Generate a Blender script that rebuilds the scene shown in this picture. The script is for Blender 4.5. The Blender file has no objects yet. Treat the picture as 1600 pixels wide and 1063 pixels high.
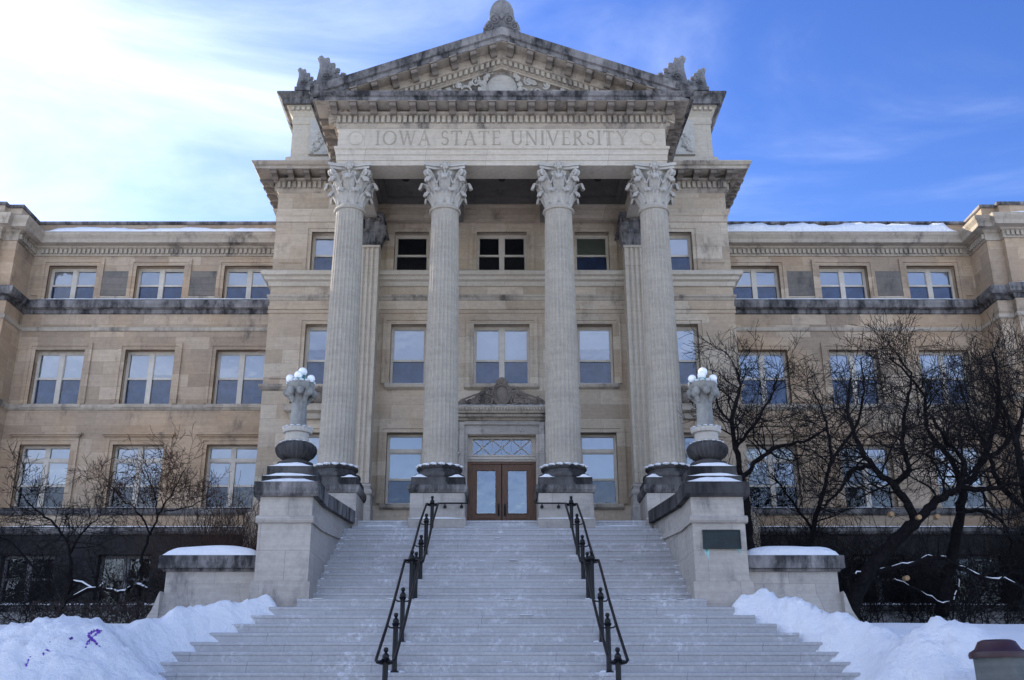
import bpy, bmesh, math, random
from mathutils import Vector, noise as mnoise
R = math.radians
C = bpy.context.scene.collection
SC = bpy.context.scene

# ---------------------------------------------------------------- camera
cam = bpy.data.cameras.new('camera'); camo = bpy.data.objects.new('camera', cam); C.objects.link(camo)
camo.location = (0, 0, 0); camo.rotation_euler = (R(110), 0, 0)
cam.sensor_width = 36; cam.lens = 36.0; cam.shift_x = 0.01; cam.clip_start = .1; cam.clip_end = 5000
SC.camera = camo
# ---------------------------------------------------------------- world, sun, exposure
SUN_AZ, SUN_EL = -55, 26            # degrees left of the view axis, elevation
w = bpy.data.worlds.new("World"); SC.world = w; w.use_nodes = True
nt = w.node_tree; nt.nodes.clear()
def N(t, kind, **kw):
    n = t.nodes.new(kind)
    for k, v in kw.items():
        if k in n.inputs.keys() if isinstance(k, str) else False: n.inputs[k].default_value = v
        else: setattr(n, k, v)
    return n
sky = nt.nodes.new('ShaderNodeTexSky'); sky.sky_type = 'NISHITA'; sky.sun_disc = False
sky.sun_elevation = R(SUN_EL); sky.sun_rotation = R(SUN_AZ)
sky.air_density = 1.0; sky.dust_density = 0.35; sky.ozone_density = 2.0
bg = nt.nodes.new('ShaderNodeBackground'); bg.inputs[1].default_value = 0.10
out = nt.nodes.new('ShaderNodeOutputWorld')
tc = nt.nodes.new('ShaderNodeTexCoord')
mp = nt.nodes.new('ShaderNodeMapping'); mp.inputs['Scale'].default_value = (1.2, 1.6, 4.2); mp.inputs['Rotation'].default_value = (.1, .35, .3)
ns = nt.nodes.new('ShaderNodeTexNoise'); ns.inputs['Scale'].default_value = 1.7; ns.inputs['Detail'].default_value = 9; ns.inputs['Roughness'].default_value = .58; ns.inputs['Distortion'].default_value = .5
nt.links.new(tc.outputs['Generated'], mp.inputs[0]); nt.links.new(mp.outputs[0], ns.inputs['Vector'])
dot = nt.nodes.new('ShaderNodeVectorMath'); dot.operation = 'DOT_PRODUCT'
dot.inputs[1].default_value = (-.80, .52, .30)
nt.links.new(tc.outputs['Generated'], dot.inputs[0])
mr = nt.nodes.new('ShaderNodeMapRange'); mr.inputs[1].default_value = .25; mr.inputs[2].default_value = .95; mr.inputs[3].default_value = -.285; mr.inputs[4].default_value = .215
nt.links.new(dot.outputs['Value'], mr.inputs[0])
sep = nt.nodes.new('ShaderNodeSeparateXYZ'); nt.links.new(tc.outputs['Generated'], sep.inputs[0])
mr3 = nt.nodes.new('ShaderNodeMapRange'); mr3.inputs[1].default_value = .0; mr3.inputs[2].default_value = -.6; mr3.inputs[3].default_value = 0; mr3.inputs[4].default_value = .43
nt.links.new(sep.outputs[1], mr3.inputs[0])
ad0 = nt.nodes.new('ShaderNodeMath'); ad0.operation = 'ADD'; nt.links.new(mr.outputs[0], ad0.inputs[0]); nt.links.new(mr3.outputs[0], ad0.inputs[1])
ad = nt.nodes.new('ShaderNodeMath'); ad.operation = 'ADD'
nt.links.new(ns.outputs['Fac'], ad.inputs[0]); nt.links.new(ad0.outputs[0], ad.inputs[1])
mr2 = nt.nodes.new('ShaderNodeMapRange'); mr2.interpolation_type = 'SMOOTHSTEP'
mr2.inputs[1].default_value = .30; mr2.inputs[2].default_value = 1.12; mr2.inputs[4].default_value = .95
nt.links.new(ad.outputs[0], mr2.inputs[0])
mx = nt.nodes.new('ShaderNodeMix'); mx.data_type = 'RGBA'
cb = nt.nodes.new('ShaderNodeMix'); cb.data_type = 'RGBA'; cb.inputs['A'].default_value = (4.7, 5.1, 5.7, 1); cb.inputs['B'].default_value = (6.5, 7.2, 8.5, 1)  # clouds behind the camera are brightened to fill the facade with light
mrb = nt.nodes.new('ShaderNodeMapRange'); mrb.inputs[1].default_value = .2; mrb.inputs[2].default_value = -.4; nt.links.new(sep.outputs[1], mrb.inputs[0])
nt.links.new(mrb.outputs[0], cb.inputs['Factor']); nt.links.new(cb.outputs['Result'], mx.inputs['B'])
hs = nt.nodes.new('ShaderNodeHueSaturation'); hs.inputs['Hue'].default_value = .516; hs.inputs['Saturation'].default_value = 1.14; hs.inputs['Value'].default_value = .55
gm = nt.nodes.new('ShaderNodeGamma'); gm.inputs[1].default_value = 1.3; nt.links.new(sky.outputs[0], gm.inputs[0]); nt.links.new(gm.outputs[0], hs.inputs['Color'])
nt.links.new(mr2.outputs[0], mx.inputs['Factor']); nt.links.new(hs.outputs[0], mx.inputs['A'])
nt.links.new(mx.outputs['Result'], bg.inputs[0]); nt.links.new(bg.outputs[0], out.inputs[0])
sl = bpy.data.lights.new('sun', 'SUN'); sl.energy = 3.0; sl.angle = R(.5); sl.color = (1, .9, .76)
so = bpy.data.objects.new('sun', sl); C.objects.link(so)
sd = Vector((math.sin(R(SUN_AZ))*math.cos(R(SUN_EL)), math.cos(R(SUN_AZ))*math.cos(R(SUN_EL)), math.sin(R(SUN_EL))))
so.rotation_euler = sd.to_track_quat('Z', 'Y').to_euler(); so.location = (-30, 20, 40)
SC.view_settings.view_transform = 'Standard'; SC.view_settings.look = 'None'
SC.view_settings.exposure = 1.8; SC.view_settings.gamma = 1

# ---------------------------------------------------------------- helpers
TH = R(20)
def at(px, py, Y):
    """the point of the world at depth Y seen at a place in the photo (for tree limbs)"""
    z = Y*math.tan(TH+math.atan((531.5-py)/1600)); d = Y*math.cos(TH)+z*math.sin(TH)
    return Vector(((px-784)/1600*d, Y, z))
class MB:
    def __init__(s): s.v = []; s.f = []; s.m = []; s.mi = 0
    def add(s, vs, fs):
        o = len(s.v); s.v += [tuple(p) for p in vs]; s.f += [tuple(i+o for i in f) for f in fs]; s.m += [s.mi]*len(fs)
    def box(s, x0, x1, y0, y1, z0, z1):
        s.add([(x, y, z) for z in (z0, z1) for y in (y0, y1) for x in (x0, x1)],
              [(0,2,3,1),(4,5,7,6),(0,1,5,4),(2,6,7,3),(0,4,6,2),(1,3,7,5)])
    def prism(s, poly, f0, f1):
        """poly: 2-D points; f0, f1 map a 2-D point to the two ends"""
        n = len(poly)
        s.add([f0(p) for p in poly]+[f1(p) for p in poly],
              [tuple(range(n-1,-1,-1)), tuple(range(n, 2*n))]+[(i,(i+1)%n,n+(i+1)%n,n+i) for i in range(n)])
    def xz(s, poly, y0, y1): s.prism(poly, lambda p:(p[0],y0,p[1]), lambda p:(p[0],y1,p[1]))
    def yz(s, poly, x0, x1): s.prism(poly, lambda p:(x0,p[0],p[1]), lambda p:(x1,p[0],p[1]))
    def lathe(s, prof, c=(0,0,0), n=32, a0=0, a1=2*math.pi, lobes=0, amp=0):
        full = abs(a1-a0-2*math.pi) < 1e-6; k = n if full else n+1
        vs = []
        for r, z in prof:
            for i in range(k):
                a = a0+(a1-a0)*i/n; rr = r*(1-amp*abs(math.sin(a*lobes/2))) if lobes else r
                vs.append((c[0]+rr*math.cos(a), c[1]+rr*math.sin(a), c[2]+z))
        fs = []
        for j in range(len(prof)-1):
            for i in range(n):
                b = (i+1)%k; fs.append((j*k+i, j*k+b, (j+1)*k+b, (j+1)*k+i))
        if full and prof[-1][0] > 1e-4: fs.append(tuple((len(prof)-1)*k+i for i in range(k)))
        if full and prof[0][0] > 1e-4: fs.append(tuple(k-1-i for i in range(k)))
        s.add(vs, fs)
    def ball(s, c, r, n=10, sx=1, sy=1, sz=1):
        m = max(4, n//2+1); vs = []; fs = []
        for j in range(m+1):
            t = math.pi*j/m
            for i in range(n):
                a = 2*math.pi*i/n; vs.append((c[0]+sx*r*math.sin(t)*math.cos(a), c[1]+sy*r*math.sin(t)*math.sin(a), c[2]-sz*r*math.cos(t)))
        for j in range(m):
            for i in range(n): fs.append((j*n+i, j*n+(i+1)%n, (j+1)*n+(i+1)%n, (j+1)*n+i))
        s.add(vs, fs)
    def tube(s, pts, rad, n=6, caps=True):
        pts = [Vector(p) for p in pts]
        if not isinstance(rad, (list, tuple)): rad = [rad]*len(pts)
        vs = []; u = None; L = len(pts)
        for i, p in enumerate(pts):
            t = (pts[min(i+1,L-1)]-pts[max(i-1,0)])
            t = t.normalized() if t.length > 1e-9 else Vector((0,0,1))
            if u is None:
                u = t.cross(Vector((0,1,0)) if abs(t.y) < .9 else Vector((1,0,0))).normalized()
            else:
                u = u-t*u.dot(t); u = u.normalized() if u.length > 1e-6 else t.orthogonal().normalized()
            q = t.cross(u)
            for k in range(n):
                a = 2*math.pi*k/n; vs.append(p+(u*math.cos(a)+q*math.sin(a))*rad[i])
        fs = [(i*n+k, i*n+(k+1)%n, (i+1)*n+(k+1)%n, (i+1)*n+k) for i in range(L-1) for k in range(n)]
        if caps: fs += [tuple(range(n-1,-1,-1)), tuple((L-1)*n+k for k in range(n))]
        s.add(vs, fs)
    def sweep(s, path, prof, ends=True):
        """moulding: prof = (out, z) swept along the plan path, outward on the right-hand side"""
        path = [Vector((p[0], p[1])) for p in path]; n = len(prof); vs = []; L = len(path)
        def nr(a, b): d = (b-a).normalized(); return Vector((d.y, -d.x))
        for i, p in enumerate(path):
            if i == 0: m = nr(path[0], path[1])
            elif i == L-1: m = nr(path[-2], path[-1])
            else:
                a, b = nr(path[i-1], p), nr(p, path[i+1]); m = (a+b)/(1+a.dot(b))
            vs += [(p.x+m.x*o, p.y+m.y*o, z) for o, z in prof]
        fs = [(i*n+k, (i+1)*n+k, (i+1)*n+(k+1)%n, i*n+(k+1)%n) for i in range(L-1) for k in range(n)]
        if ends: fs += [tuple(range(n)), tuple((L-1)*n+k for k in range(n-1,-1,-1))]
        s.add(vs, fs)
    def mesh(s, name, mats, smooth=False):
        me = bpy.data.meshes.new(name); me.from_pydata(s.v, [], s.f)
        for m in (mats if isinstance(mats, (list, tuple)) else [mats]): me.materials.append(m)
        if any(s.m): me.polygons.foreach_set('material_index', s.m)
        if len(s.f) > 1:      # single sheets (panes) keep their outward winding
            bm = bmesh.new(); bm.from_mesh(me); bmesh.ops.recalc_face_normals(bm, faces=bm.faces); bm.to_mesh(me); bm.free()
        if smooth: me.polygons.foreach_set('use_smooth', [True]*len(me.polygons))
        if smooth and smooth != 'all': me.set_sharp_from_angle(angle=R(38))
        me.update(); return me
    def obj(s, name, mats, parent=None, smooth=False, loc=(0,0,0)):
        o = bpy.data.objects.new(name, s.mesh(name, mats, smooth)); C.objects.link(o); o.location = loc
        if parent: o.parent = parent
        return o
def thing(name, label, cat, loc=(0,0,0), group=None):
    o = bpy.data.objects.new(name, None); C.objects.link(o); o.location = loc; o.empty_display_size = .2
    o['label'] = label; o['category'] = cat
    if group: o['group'] = group
    return o
def tag(o, label, cat, group=None, kind=None):
    o['label'] = label; o['category'] = cat
    if group: o['group'] = group
    if kind: o['kind'] = kind
    return o
def dup(o, parent=None, loc=None, mx=False):
    c = o.copy(); C.objects.link(c); c.parent = parent
    if loc is not None: c.location = loc
    if mx: c.scale.x = -c.scale.x
    for ch in list(o.children): dup(ch, c)
    return c

# ---------------------------------------------------------------- materials
def new_mat(name):
    m = bpy.data.materials.new(name); m.use_nodes = True; t = m.node_tree
    return m, t, t.nodes['Principled BSDF']
def L(t, a, b): t.links.new(a, b)
def mixc(t, fac, a, b, blend='MIX'):
    n = t.nodes.new('ShaderNodeMix'); n.data_type = 'RGBA'; n.blend_type = blend
    for k, v in (('Factor', fac), ('A', a), ('B', b)):
        if hasattr(v, 'is_linked'): L(t, v, n.inputs[k])
        else: n.inputs[k].default_value = v if k == 'Factor' else (*v, 1)
    return n.outputs['Result']
def noisef(t, vec, scale, lo, hi, detail=6, rough=.6, stretch=None, loc=(0,0,0)):
    m = t.nodes.new('ShaderNodeMapping'); m.inputs['Scale'].default_value = stretch or (1,1,1); m.inputs['Location'].default_value = loc
    L(t, vec, m.inputs[0])
    n = t.nodes.new('ShaderNodeTexNoise'); n.inputs['Scale'].default_value = scale; n.inputs['Detail'].default_value = detail; n.inputs['Roughness'].default_value = rough
    L(t, m.outputs[0], n.inputs['Vector'])
    r = t.nodes.new('ShaderNodeMapRange'); r.interpolation_type = 'SMOOTHSTEP'
    r.inputs[1].default_value = lo; r.inputs[2].default_value = hi; L(t, n.outputs['Fac'], r.inputs[0])
    return r.outputs[0]
def wallvec(t):
    c = t.nodes.new('ShaderNodeTexCoord'); s = t.nodes.new('ShaderNodeSeparateXYZ'); L(t, c.outputs['Object'], s.inputs[0])
    a = t.nodes.new('ShaderNodeMath'); a.operation = 'ADD'; L(t, s.outputs[0], a.inputs[0]); L(t, s.outputs[1], a.inputs[1])
    b = t.nodes.new('ShaderNodeCombineXYZ'); L(t, a.outputs[0], b.inputs[0]); L(t, s.outputs[2], b.inputs[1])
    return c.outputs['Object'], b.outputs[0]
def stone(name, c1, c2, c3, blocks=None, dark=.0, darkcol=(.03,.03,.032), tint=.5, rough=.85, drip=.5, bumps=.15, mort=.5, seed=0):
    m, t, p = new_mat(name); ov, wv = wallvec(t)
    big = noisef(t, ov, .35, .38, .62, loc=(seed,seed,0)); fine = noisef(t, ov, 9, .25, .75, 8, .7)
    bumpsrc = fine
    if blocks:
        b = t.nodes.new('ShaderNodeTexBrick'); L(t, wv, b.inputs['Vector']); b.inputs['Scale'].default_value = 1
        b.inputs['Brick Width'].default_value = blocks[0]; b.inputs['Row Height'].default_value = blocks[1]
        b.inputs['Mortar Size'].default_value = .005; b.inputs['Mortar Smooth'].default_value = .2; b.inputs['Bias'].default_value = 0
        b.inputs['Color1'].default_value = (*c1, 1); b.inputs['Color2'].default_value = (*c2, 1)
        b.inputs['Mortar'].default_value = (*[x*mort for x in c1], 1); col = b.outputs['Color']
        bb = t.nodes.new('ShaderNodeMath'); bb.operation = 'MULTIPLY_ADD'; L(t, b.outputs['Fac'], bb.inputs[0]); bb.inputs[1].default_value = -1.5; L(t, fine, bb.inputs[2]); bumpsrc = bb.outputs[0]
    else:
        col = mixc(t, noisef(t, ov, 1.3, .35, .65, loc=(3,seed,1)), c1, c2)
    tn = t.nodes.new('ShaderNodeMath'); tn.operation = 'MULTIPLY'; tn.inputs[1].default_value = tint; L(t, big, tn.inputs[0])
    col = mixc(t, tn.outputs[0], col, c3)
    # bedding lines in the sandstone and fine grain
    bed = noisef(t, ov, 2.2, .3, .7, 5, .6, (.5,.5,9))
    col = mixc(t, .20, col, mixc(t, bed, (.62,.6,.58), (1.25,1.22,1.18)), 'MULTIPLY')
    col = mixc(t, .30, col, mixc(t, fine, (.6,.6,.6), (1.3,1.3,1.3)), 'MULTIPLY')
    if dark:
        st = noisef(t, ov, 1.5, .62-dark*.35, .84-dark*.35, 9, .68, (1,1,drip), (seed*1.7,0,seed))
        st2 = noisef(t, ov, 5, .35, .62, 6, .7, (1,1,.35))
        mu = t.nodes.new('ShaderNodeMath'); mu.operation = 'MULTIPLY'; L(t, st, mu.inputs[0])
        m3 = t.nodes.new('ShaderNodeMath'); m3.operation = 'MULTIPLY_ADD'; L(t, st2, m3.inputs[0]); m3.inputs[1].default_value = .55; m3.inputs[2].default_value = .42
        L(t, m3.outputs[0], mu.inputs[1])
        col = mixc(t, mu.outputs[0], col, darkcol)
    L(t, col, p.inputs['Base Color']); p.inputs['Roughness'].default_value = rough; p.inputs['Specular IOR Level'].default_value = .25
    bp = t.nodes.new('ShaderNodeBump'); bp.inputs['Strength'].default_value = bumps; bp.inputs['Distance'].default_value = .02
    L(t, bumpsrc, bp.inputs['Height']); L(t, bp.outputs[0], p.inputs['Normal'])
    return m
M = {}
M['ashlar'] = stone('warm_ashlar', (.52,.45,.36), (.34,.275,.205), (.46,.345,.235), (1.05,.40), .24, (.13,.11,.095), .5)
M['wing'] = stone('wing_ashlar', (.47,.38,.285), (.285,.22,.16), (.45,.305,.185), (1.05,.40), .28, (.085,.075,.068), .55, seed=4)
M['smooth'] = stone('smooth_limestone', (.50,.45,.375), (.45,.40,.33), (.47,.40,.31), (1.6,3), .10, (.12,.11,.10), .4, seed=2)
M['column'] = stone('column_stone', (.405,.368,.31), (.34,.31,.265), (.365,.325,.265), None, .16, (.14,.13,.125), .4, seed=6)
M['carved'] = stone('carved_stone', (.45,.43,.39), (.38,.36,.33), (.40,.37,.32), None, .22, (.06,.06,.062), .4, seed=5)
M['trim'] = stone('weathered_trim', (.45,.395,.32), (.36,.315,.26), (.38,.32,.25), (1.5,5), .40, (.055,.052,.052), .4, drip=.3, seed=1)
M['coping'] = stone('blackened_coping', (.30,.285,.28), (.22,.21,.21), (.26,.245,.235), (1.4,5), .78, (.016,.017,.020), .4, drip=.35, seed=8)
M['base'] = stone('plinth_stone', (.47,.43,.385), (.36,.335,.305), (.37,.34,.31), (.95,.55), .34, (.12,.115,.12), .45, seed=9)
M['panel'] = stone('grey_panel_stone', (.17,.155,.14), (.13,.12,.115), (.2,.17,.13), (1,.22), .35, (.05,.05,.05), .3)
M['dirty_shaded'] = stone('shade_dark_basement_stone', (.034,.031,.031), (.020,.019,.020), (.028,.026,.025), (1.05,.40), .55, (.018,.018,.022), .4, seed=3)  # dirty stone; the trees' shade is also put into its near-black colour
M['concrete'] = stone('grey_concrete', (.27,.27,.26), (.22,.22,.215), (.24,.235,.22), None, .15, (.08,.08,.08), .4)
M['ceiling'] = stone('portico_ceiling_plaster', (.17,.155,.14), (.13,.12,.11), (.14,.12,.10), None, .2, (.05,.048,.047), .4)
M['black'] = stone('soot_black_stone', (.085,.083,.085), (.04,.04,.043), (.15,.145,.14), (1.5,5), .74, (.006,.0065,.008), .5, drip=.4, seed=13)
M['darkcarved'] = stone('dark_carved_stone', (.24,.235,.235), (.15,.148,.155), (.20,.19,.185), None, .6, (.014,.015,.018), .5, seed=14)  # darker carved stone for the acroteria and pilaster capitals
M['modillion'] = stone('stained_bracket_stone', (.34,.30,.245), (.22,.19,.16), (.16,.135,.115), None, .5, (.05,.044,.042), .6, seed=15)
M['letter'] = stone('carving_shade_stone', (.35,.305,.245), (.31,.27,.22), (.33,.285,.22), None, .1)  # raised letters; the darker tone stands for shade inside carved strokes

def plain(name, col, rough=.5, metal=0, var=.25, scale=6, spec=.5, bump=0):
    m, t, p = new_mat(name); c = t.nodes.new('ShaderNodeTexCoord')
    f = noisef(t, c.outputs['Object'], scale, .3, .7)
    L(t, mixc(t, f, [x*(1-var) for x in col], [min(1, x*(1+var)) for x in col]), p.inputs['Base Color'])
    p.inputs['Roughness'].default_value = rough; p.inputs['Metallic'].default_value = metal; p.inputs['Specular IOR Level'].default_value = spec
    if bump:
        b = t.nodes.new('ShaderNodeBump'); b.inputs['Strength'].default_value = bump; b.inputs['Distance'].default_value = .03
        L(t, noisef(t, c.outputs['Object'], scale*4, .2, .8), b.inputs['Height']); L(t, b.outputs[0], p.inputs['Normal'])
    return m
M['frame'] = plain('cream_window_paint', (.50,.455,.39), .5, var=.08)
M['greyframe'] = plain('dark_grey_window_paint', (.10,.097,.10), .6, var=.25)  # darker frame colour for the basement windows only
M['blind'] = plain('white_roller_blind', (.62,.65,.71), .8, var=.04, scale=2)
M['green_blind'] = plain('sage_green_blind', (.34,.37,.30), .8, var=.06)
M['screen'] = plain('sky_tinted_screen', (.045,.075,.16), .7, var=.35, scale=3)  # dark screen with the blue of the reflected sky put into its colour
M['dark'] = plain('dim_room', (.012,.013,.016), .9)  # near-black colour painted for the unlit room behind the glass
M['iron'] = plain('black_iron', (.0025,.003,.005), .4, .0, .4, 6, .3)
M['globe'] = plain('opal_glass_globe', (.86,.88,.88), .25, var=.02)
M['verdigris'] = plain('verdigris_bronze', (.10,.30,.30), .6, .2, .3)
M['bronze'] = plain('green_black_bronze', (.005,.014,.017), .45, .3, .5, 9)
M['bronze_letter'] = plain('raised_bronze_letter', (.016,.030,.034), .45, .4, .3)
M['streak'] = plain('verdigris_streak', (.25,.46,.44), .9, .0, .3)
M['copper'] = plain('weathered_copper', (.09,.17,.15), .7, .1, .4, 3)
M['bark'] = plain('dark_bark', (.009,.008,.009), .9, 0, .45, 12, .1, .5)
M['cutwood'] = plain('fresh_cut_wood', (.30,.19,.095), .8)
M['twig'] = plain('brown_twig', (.010,.009,.010), .9, 0, .4, 8, .2)
M['twigred'] = plain('russet_shrub_twig', (.050,.030,.022), .9, 0, .4, 8, .2)
M['leaf'] = plain('withered_leaf', (.030,.024,.022), .9, 0, .4, 8, .2)
M['maroon'] = plain('maroon_lid', (.032,.010,.015), .5, 0, .2)
M['can'] = stone('pebbled_concrete', (.13,.14,.14), (.10,.11,.11), (.12,.12,.12), None, .1, (.1,.1,.1), .3)
M['purple'] = plain('purple_spray_paint', (.10,.03,.34), .8, 0, .4, 14)
M['leadroof'] = plain('grey_roofing', (.18,.18,.18), .8)
# oak door
m, t, p = new_mat('stained_oak'); c = t.nodes.new('ShaderNodeTexCoord')
f = noisef(t, c.outputs['Object'], 5, .25, .75, 8, .7, (7,7,.8))
L(t, mixc(t, f, (.040,.014,.005), (.175,.068,.020)), p.inputs['Base Color']); p.inputs['Roughness'].default_value = .42; M['oak'] = m
# window glass: reflects the sky, lets the blind or the screen behind show
def glass(name, ior, tint):
    m, t, p = new_mat(name); t.nodes.remove(p); o_ = t.nodes['Material Output']
    g = t.nodes.new('ShaderNodeBsdfGlossy'); g.inputs['Roughness'].default_value = .015; g.inputs['Color'].default_value = (.95,.97,1,1)
    tr = t.nodes.new('ShaderNodeBsdfTransparent'); tr.inputs[0].default_value = (*tint,1)
    fr = t.nodes.new('ShaderNodeFresnel'); fr.inputs['IOR'].default_value = ior
    c = t.nodes.new('ShaderNodeTexCoord'); bp = t.nodes.new('ShaderNodeBump'); bp.inputs['Strength'].default_value = .12; bp.inputs['Distance'].default_value = .02
    L(t, noisef(t, c.outputs['Object'], 2.6, .2, .8, 2), bp.inputs['Height']); L(t, bp.outputs[0], g.inputs['Normal'])
    mxs = t.nodes.new('ShaderNodeMixShader'); L(t, fr.outputs[0], mxs.inputs[0]); L(t, tr.outputs[0], mxs.inputs[1]); L(t, g.outputs[0], mxs.inputs[2]); L(t, mxs.outputs[0], o_.inputs[0])
    return m
M['glass'] = glass('window_glass', 2.75, (.9,.93,.95)); M['glass_lo'] = glass('screened_window_glass', 1.75, (.8,.85,.92))
# snow
m, t, p = new_mat('snow'); c = t.nodes.new('ShaderNodeTexCoord'); ov = c.outputs['Object']
col = mixc(t, noisef(t, ov, .8, .35, .65), (.80,.83,.88), (.87,.89,.92))
dirt = noisef(t, ov, 2.4, .60, .78, 9, .78); col = mixc(t, dirt, col, (.50,.49,.49))
L(t, col, p.inputs['Base Color']); p.inputs['Roughness'].default_value = .75; p.inputs['Specular IOR Level'].default_value = .2
p.inputs['Subsurface Weight'].default_value = 0
b1 = t.nodes.new('ShaderNodeBump'); b1.inputs['Strength'].default_value = .8; b1.inputs['Distance'].default_value = .05
L(t, noisef(t, ov, 7, .2, .8, 9, .7), b1.inputs['Height']); L(t, b1.outputs[0], p.inputs['Normal']); M['snow'] = m
# steps: limestone slabs with joints, salt bloom and trodden snow
m, t, p = new_mat('salted_step_stone'); ov, wv = wallvec(t)
oi = t.nodes.new('ShaderNodeObjectInfo'); s1 = t.nodes.new('ShaderNodeCombineXYZ'); mm = t.nodes.new('ShaderNodeMath'); mm.operation = 'MULTIPLY'; mm.inputs[1].default_value = 7
L(t, oi.outputs['Random'], mm.inputs[0]); L(t, mm.outputs[0], s1.inputs[0])
va = t.nodes.new('ShaderNodeVectorMath'); L(t, wv, va.inputs[0]); L(t, s1.outputs[0], va.inputs[1])
s3 = t.nodes.new('ShaderNodeCombineXYZ'); m9 = t.nodes.new('ShaderNodeMath'); m9.operation = 'MULTIPLY'; m9.inputs[1].default_value = 1.3; L(t, oi.outputs['Random'], m9.inputs[0]); L(t, m9.outputs[0], s3.inputs[1]); L(t, m9.outputs[0], s3.inputs[2])
vb = t.nodes.new('ShaderNodeVectorMath'); L(t, ov, vb.inputs[0]); L(t, s3.outputs[0], vb.inputs[1]); ov = vb.outputs[0]
b = t.nodes.new('ShaderNodeTexBrick'); L(t, va.outputs[0], b.inputs['Vector']); b.inputs['Scale'].default_value = 1; b.inputs['Brick Width'].default_value = 1.9; b.inputs['Row Height'].default_value = 40
b.inputs['Mortar Size'].default_value = .004; b.inputs['Color1'].default_value = (.435,.437,.45,1); b.inputs['Color2'].default_value = (.38,.383,.398,1); b.inputs['Mortar'].default_value = (.15,.15,.16,1)
col = mixc(t, noisef(t, ov, 1.1, .35, .68, 7), b.outputs['Color'], (.37,.367,.38))
salt = noisef(t, ov, 1.1, .47, .66, 10, .72); s2 = noisef(t, ov, 14, .35, .7, 6, .7)
mu = t.nodes.new('ShaderNodeMath'); mu.operation = 'MULTIPLY'; L(t, salt, mu.inputs[0]); L(t, s2, mu.inputs[1])
col = mixc(t, mu.outputs[0], col, (.68,.70,.74))
col = mixc(t, .3, col, mixc(t, noisef(t, ov, 16, .25, .75, 8, .7), (.6,.6,.6), (1.3,1.3,1.3)), 'MULTIPLY')
L(t, col, p.inputs['Base Color']); p.inputs['Roughness'].default_value = .8
bp = t.nodes.new('ShaderNodeBump'); bp.inputs['Strength'].default_value = .15; bp.inputs['Distance'].default_value = .02; L(t, s2, bp.inputs['Height']); L(t, bp.outputs[0], p.inputs['Normal']); M['step'] = m

# ================================================================ the ground
def terr(y):
    P = [(-500,-1.6),(9,-1.6),(10.5,-1.1),(13.4,-.15),(17,1.0),(19,1.5),(28.6,1.84),(60,1.9),(500,1.9)]
    for (a, za), (b_, zb) in zip(P, P[1:]):
        if y <= b_: return za+(zb-za)*(y-a)/(b_-a)
    return 1.9
mb = MB(); ys = [-500,-120,-40,-10,0,5,8,9,10,11,12,13,14,15,16,17,18,19,21,24,27,28.5,40,80,500]; xs = [-500,-120,-50,-25,-16,-12,-9,-7,-5.6,-5.2,0,5.2,5.6,7,9,12,16,25,50,120,500]
vs = []
for y in ys:
    for x in xs:
        z = terr(y)
        if abs(x) < 5.3 and y < 19: z = -1.65
        vs.append((x, y, z+.05*mnoise.noise(Vector((x*.4, y*.4, 0)))*(abs(x) > 6 and abs(x) < 40)))
nx = len(xs); mb.add(vs, [(j*nx+i, j*nx+i+1, (j+1)*nx+i+1, (j+1)*nx+i) for j in range(len(ys)-1) for i in range(nx-1)])
g_ = mb.obj('ground', M['snow'], smooth='all'); g_['kind'] = 'structure'
mb = MB(); mb.box(-5.2, 5.2, -20, 12.6, -1.8, -1.60)
g_ = mb.obj('path', M['concrete']); g_['kind'] = 'structure'

mb = MB(); rw_ = random.Random(8)
for i in range(70):
    x = rw_.uniform(-110, 110); y = rw_.uniform(-75, -48); h = rw_.uniform(15, 21) if rw_.random() < .75 else rw_.uniform(20, 25); z = -1.8
    mb.lathe([(.25,0),(.2,h*.3)], (x,y,z), 6); n_ = 7
    for q in range(int(h*38)):
        u = rw_.random()**.8; a = rw_.uniform(0, 6.28); r_ = (1-u)*h*.22*rw_.random()**.4+.1; c_ = Vector((x+r_*math.cos(a), y+r_*math.sin(a), z+h*(.12+.88*u))); l = rw_.uniform(.4, 1.0)
        d = Vector((math.cos(a), math.sin(a), -.3))*l; e = Vector((-math.sin(a), math.cos(a), rw_.uniform(-.4,.4)))*l*.6; mb.add([c_-e, c_+d, c_+e, c_-d*.3+Vector((0,0,l*.6))], [(0,1,2),(0,2,3)])
o = mb.obj('distant_wood', plain('dark_conifer', (.02,.03,.022), .9)); tag(o, 'dark evergreen wood across the lawn, seen only as reflections in the windows', 'wood', kind='stuff')
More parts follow.
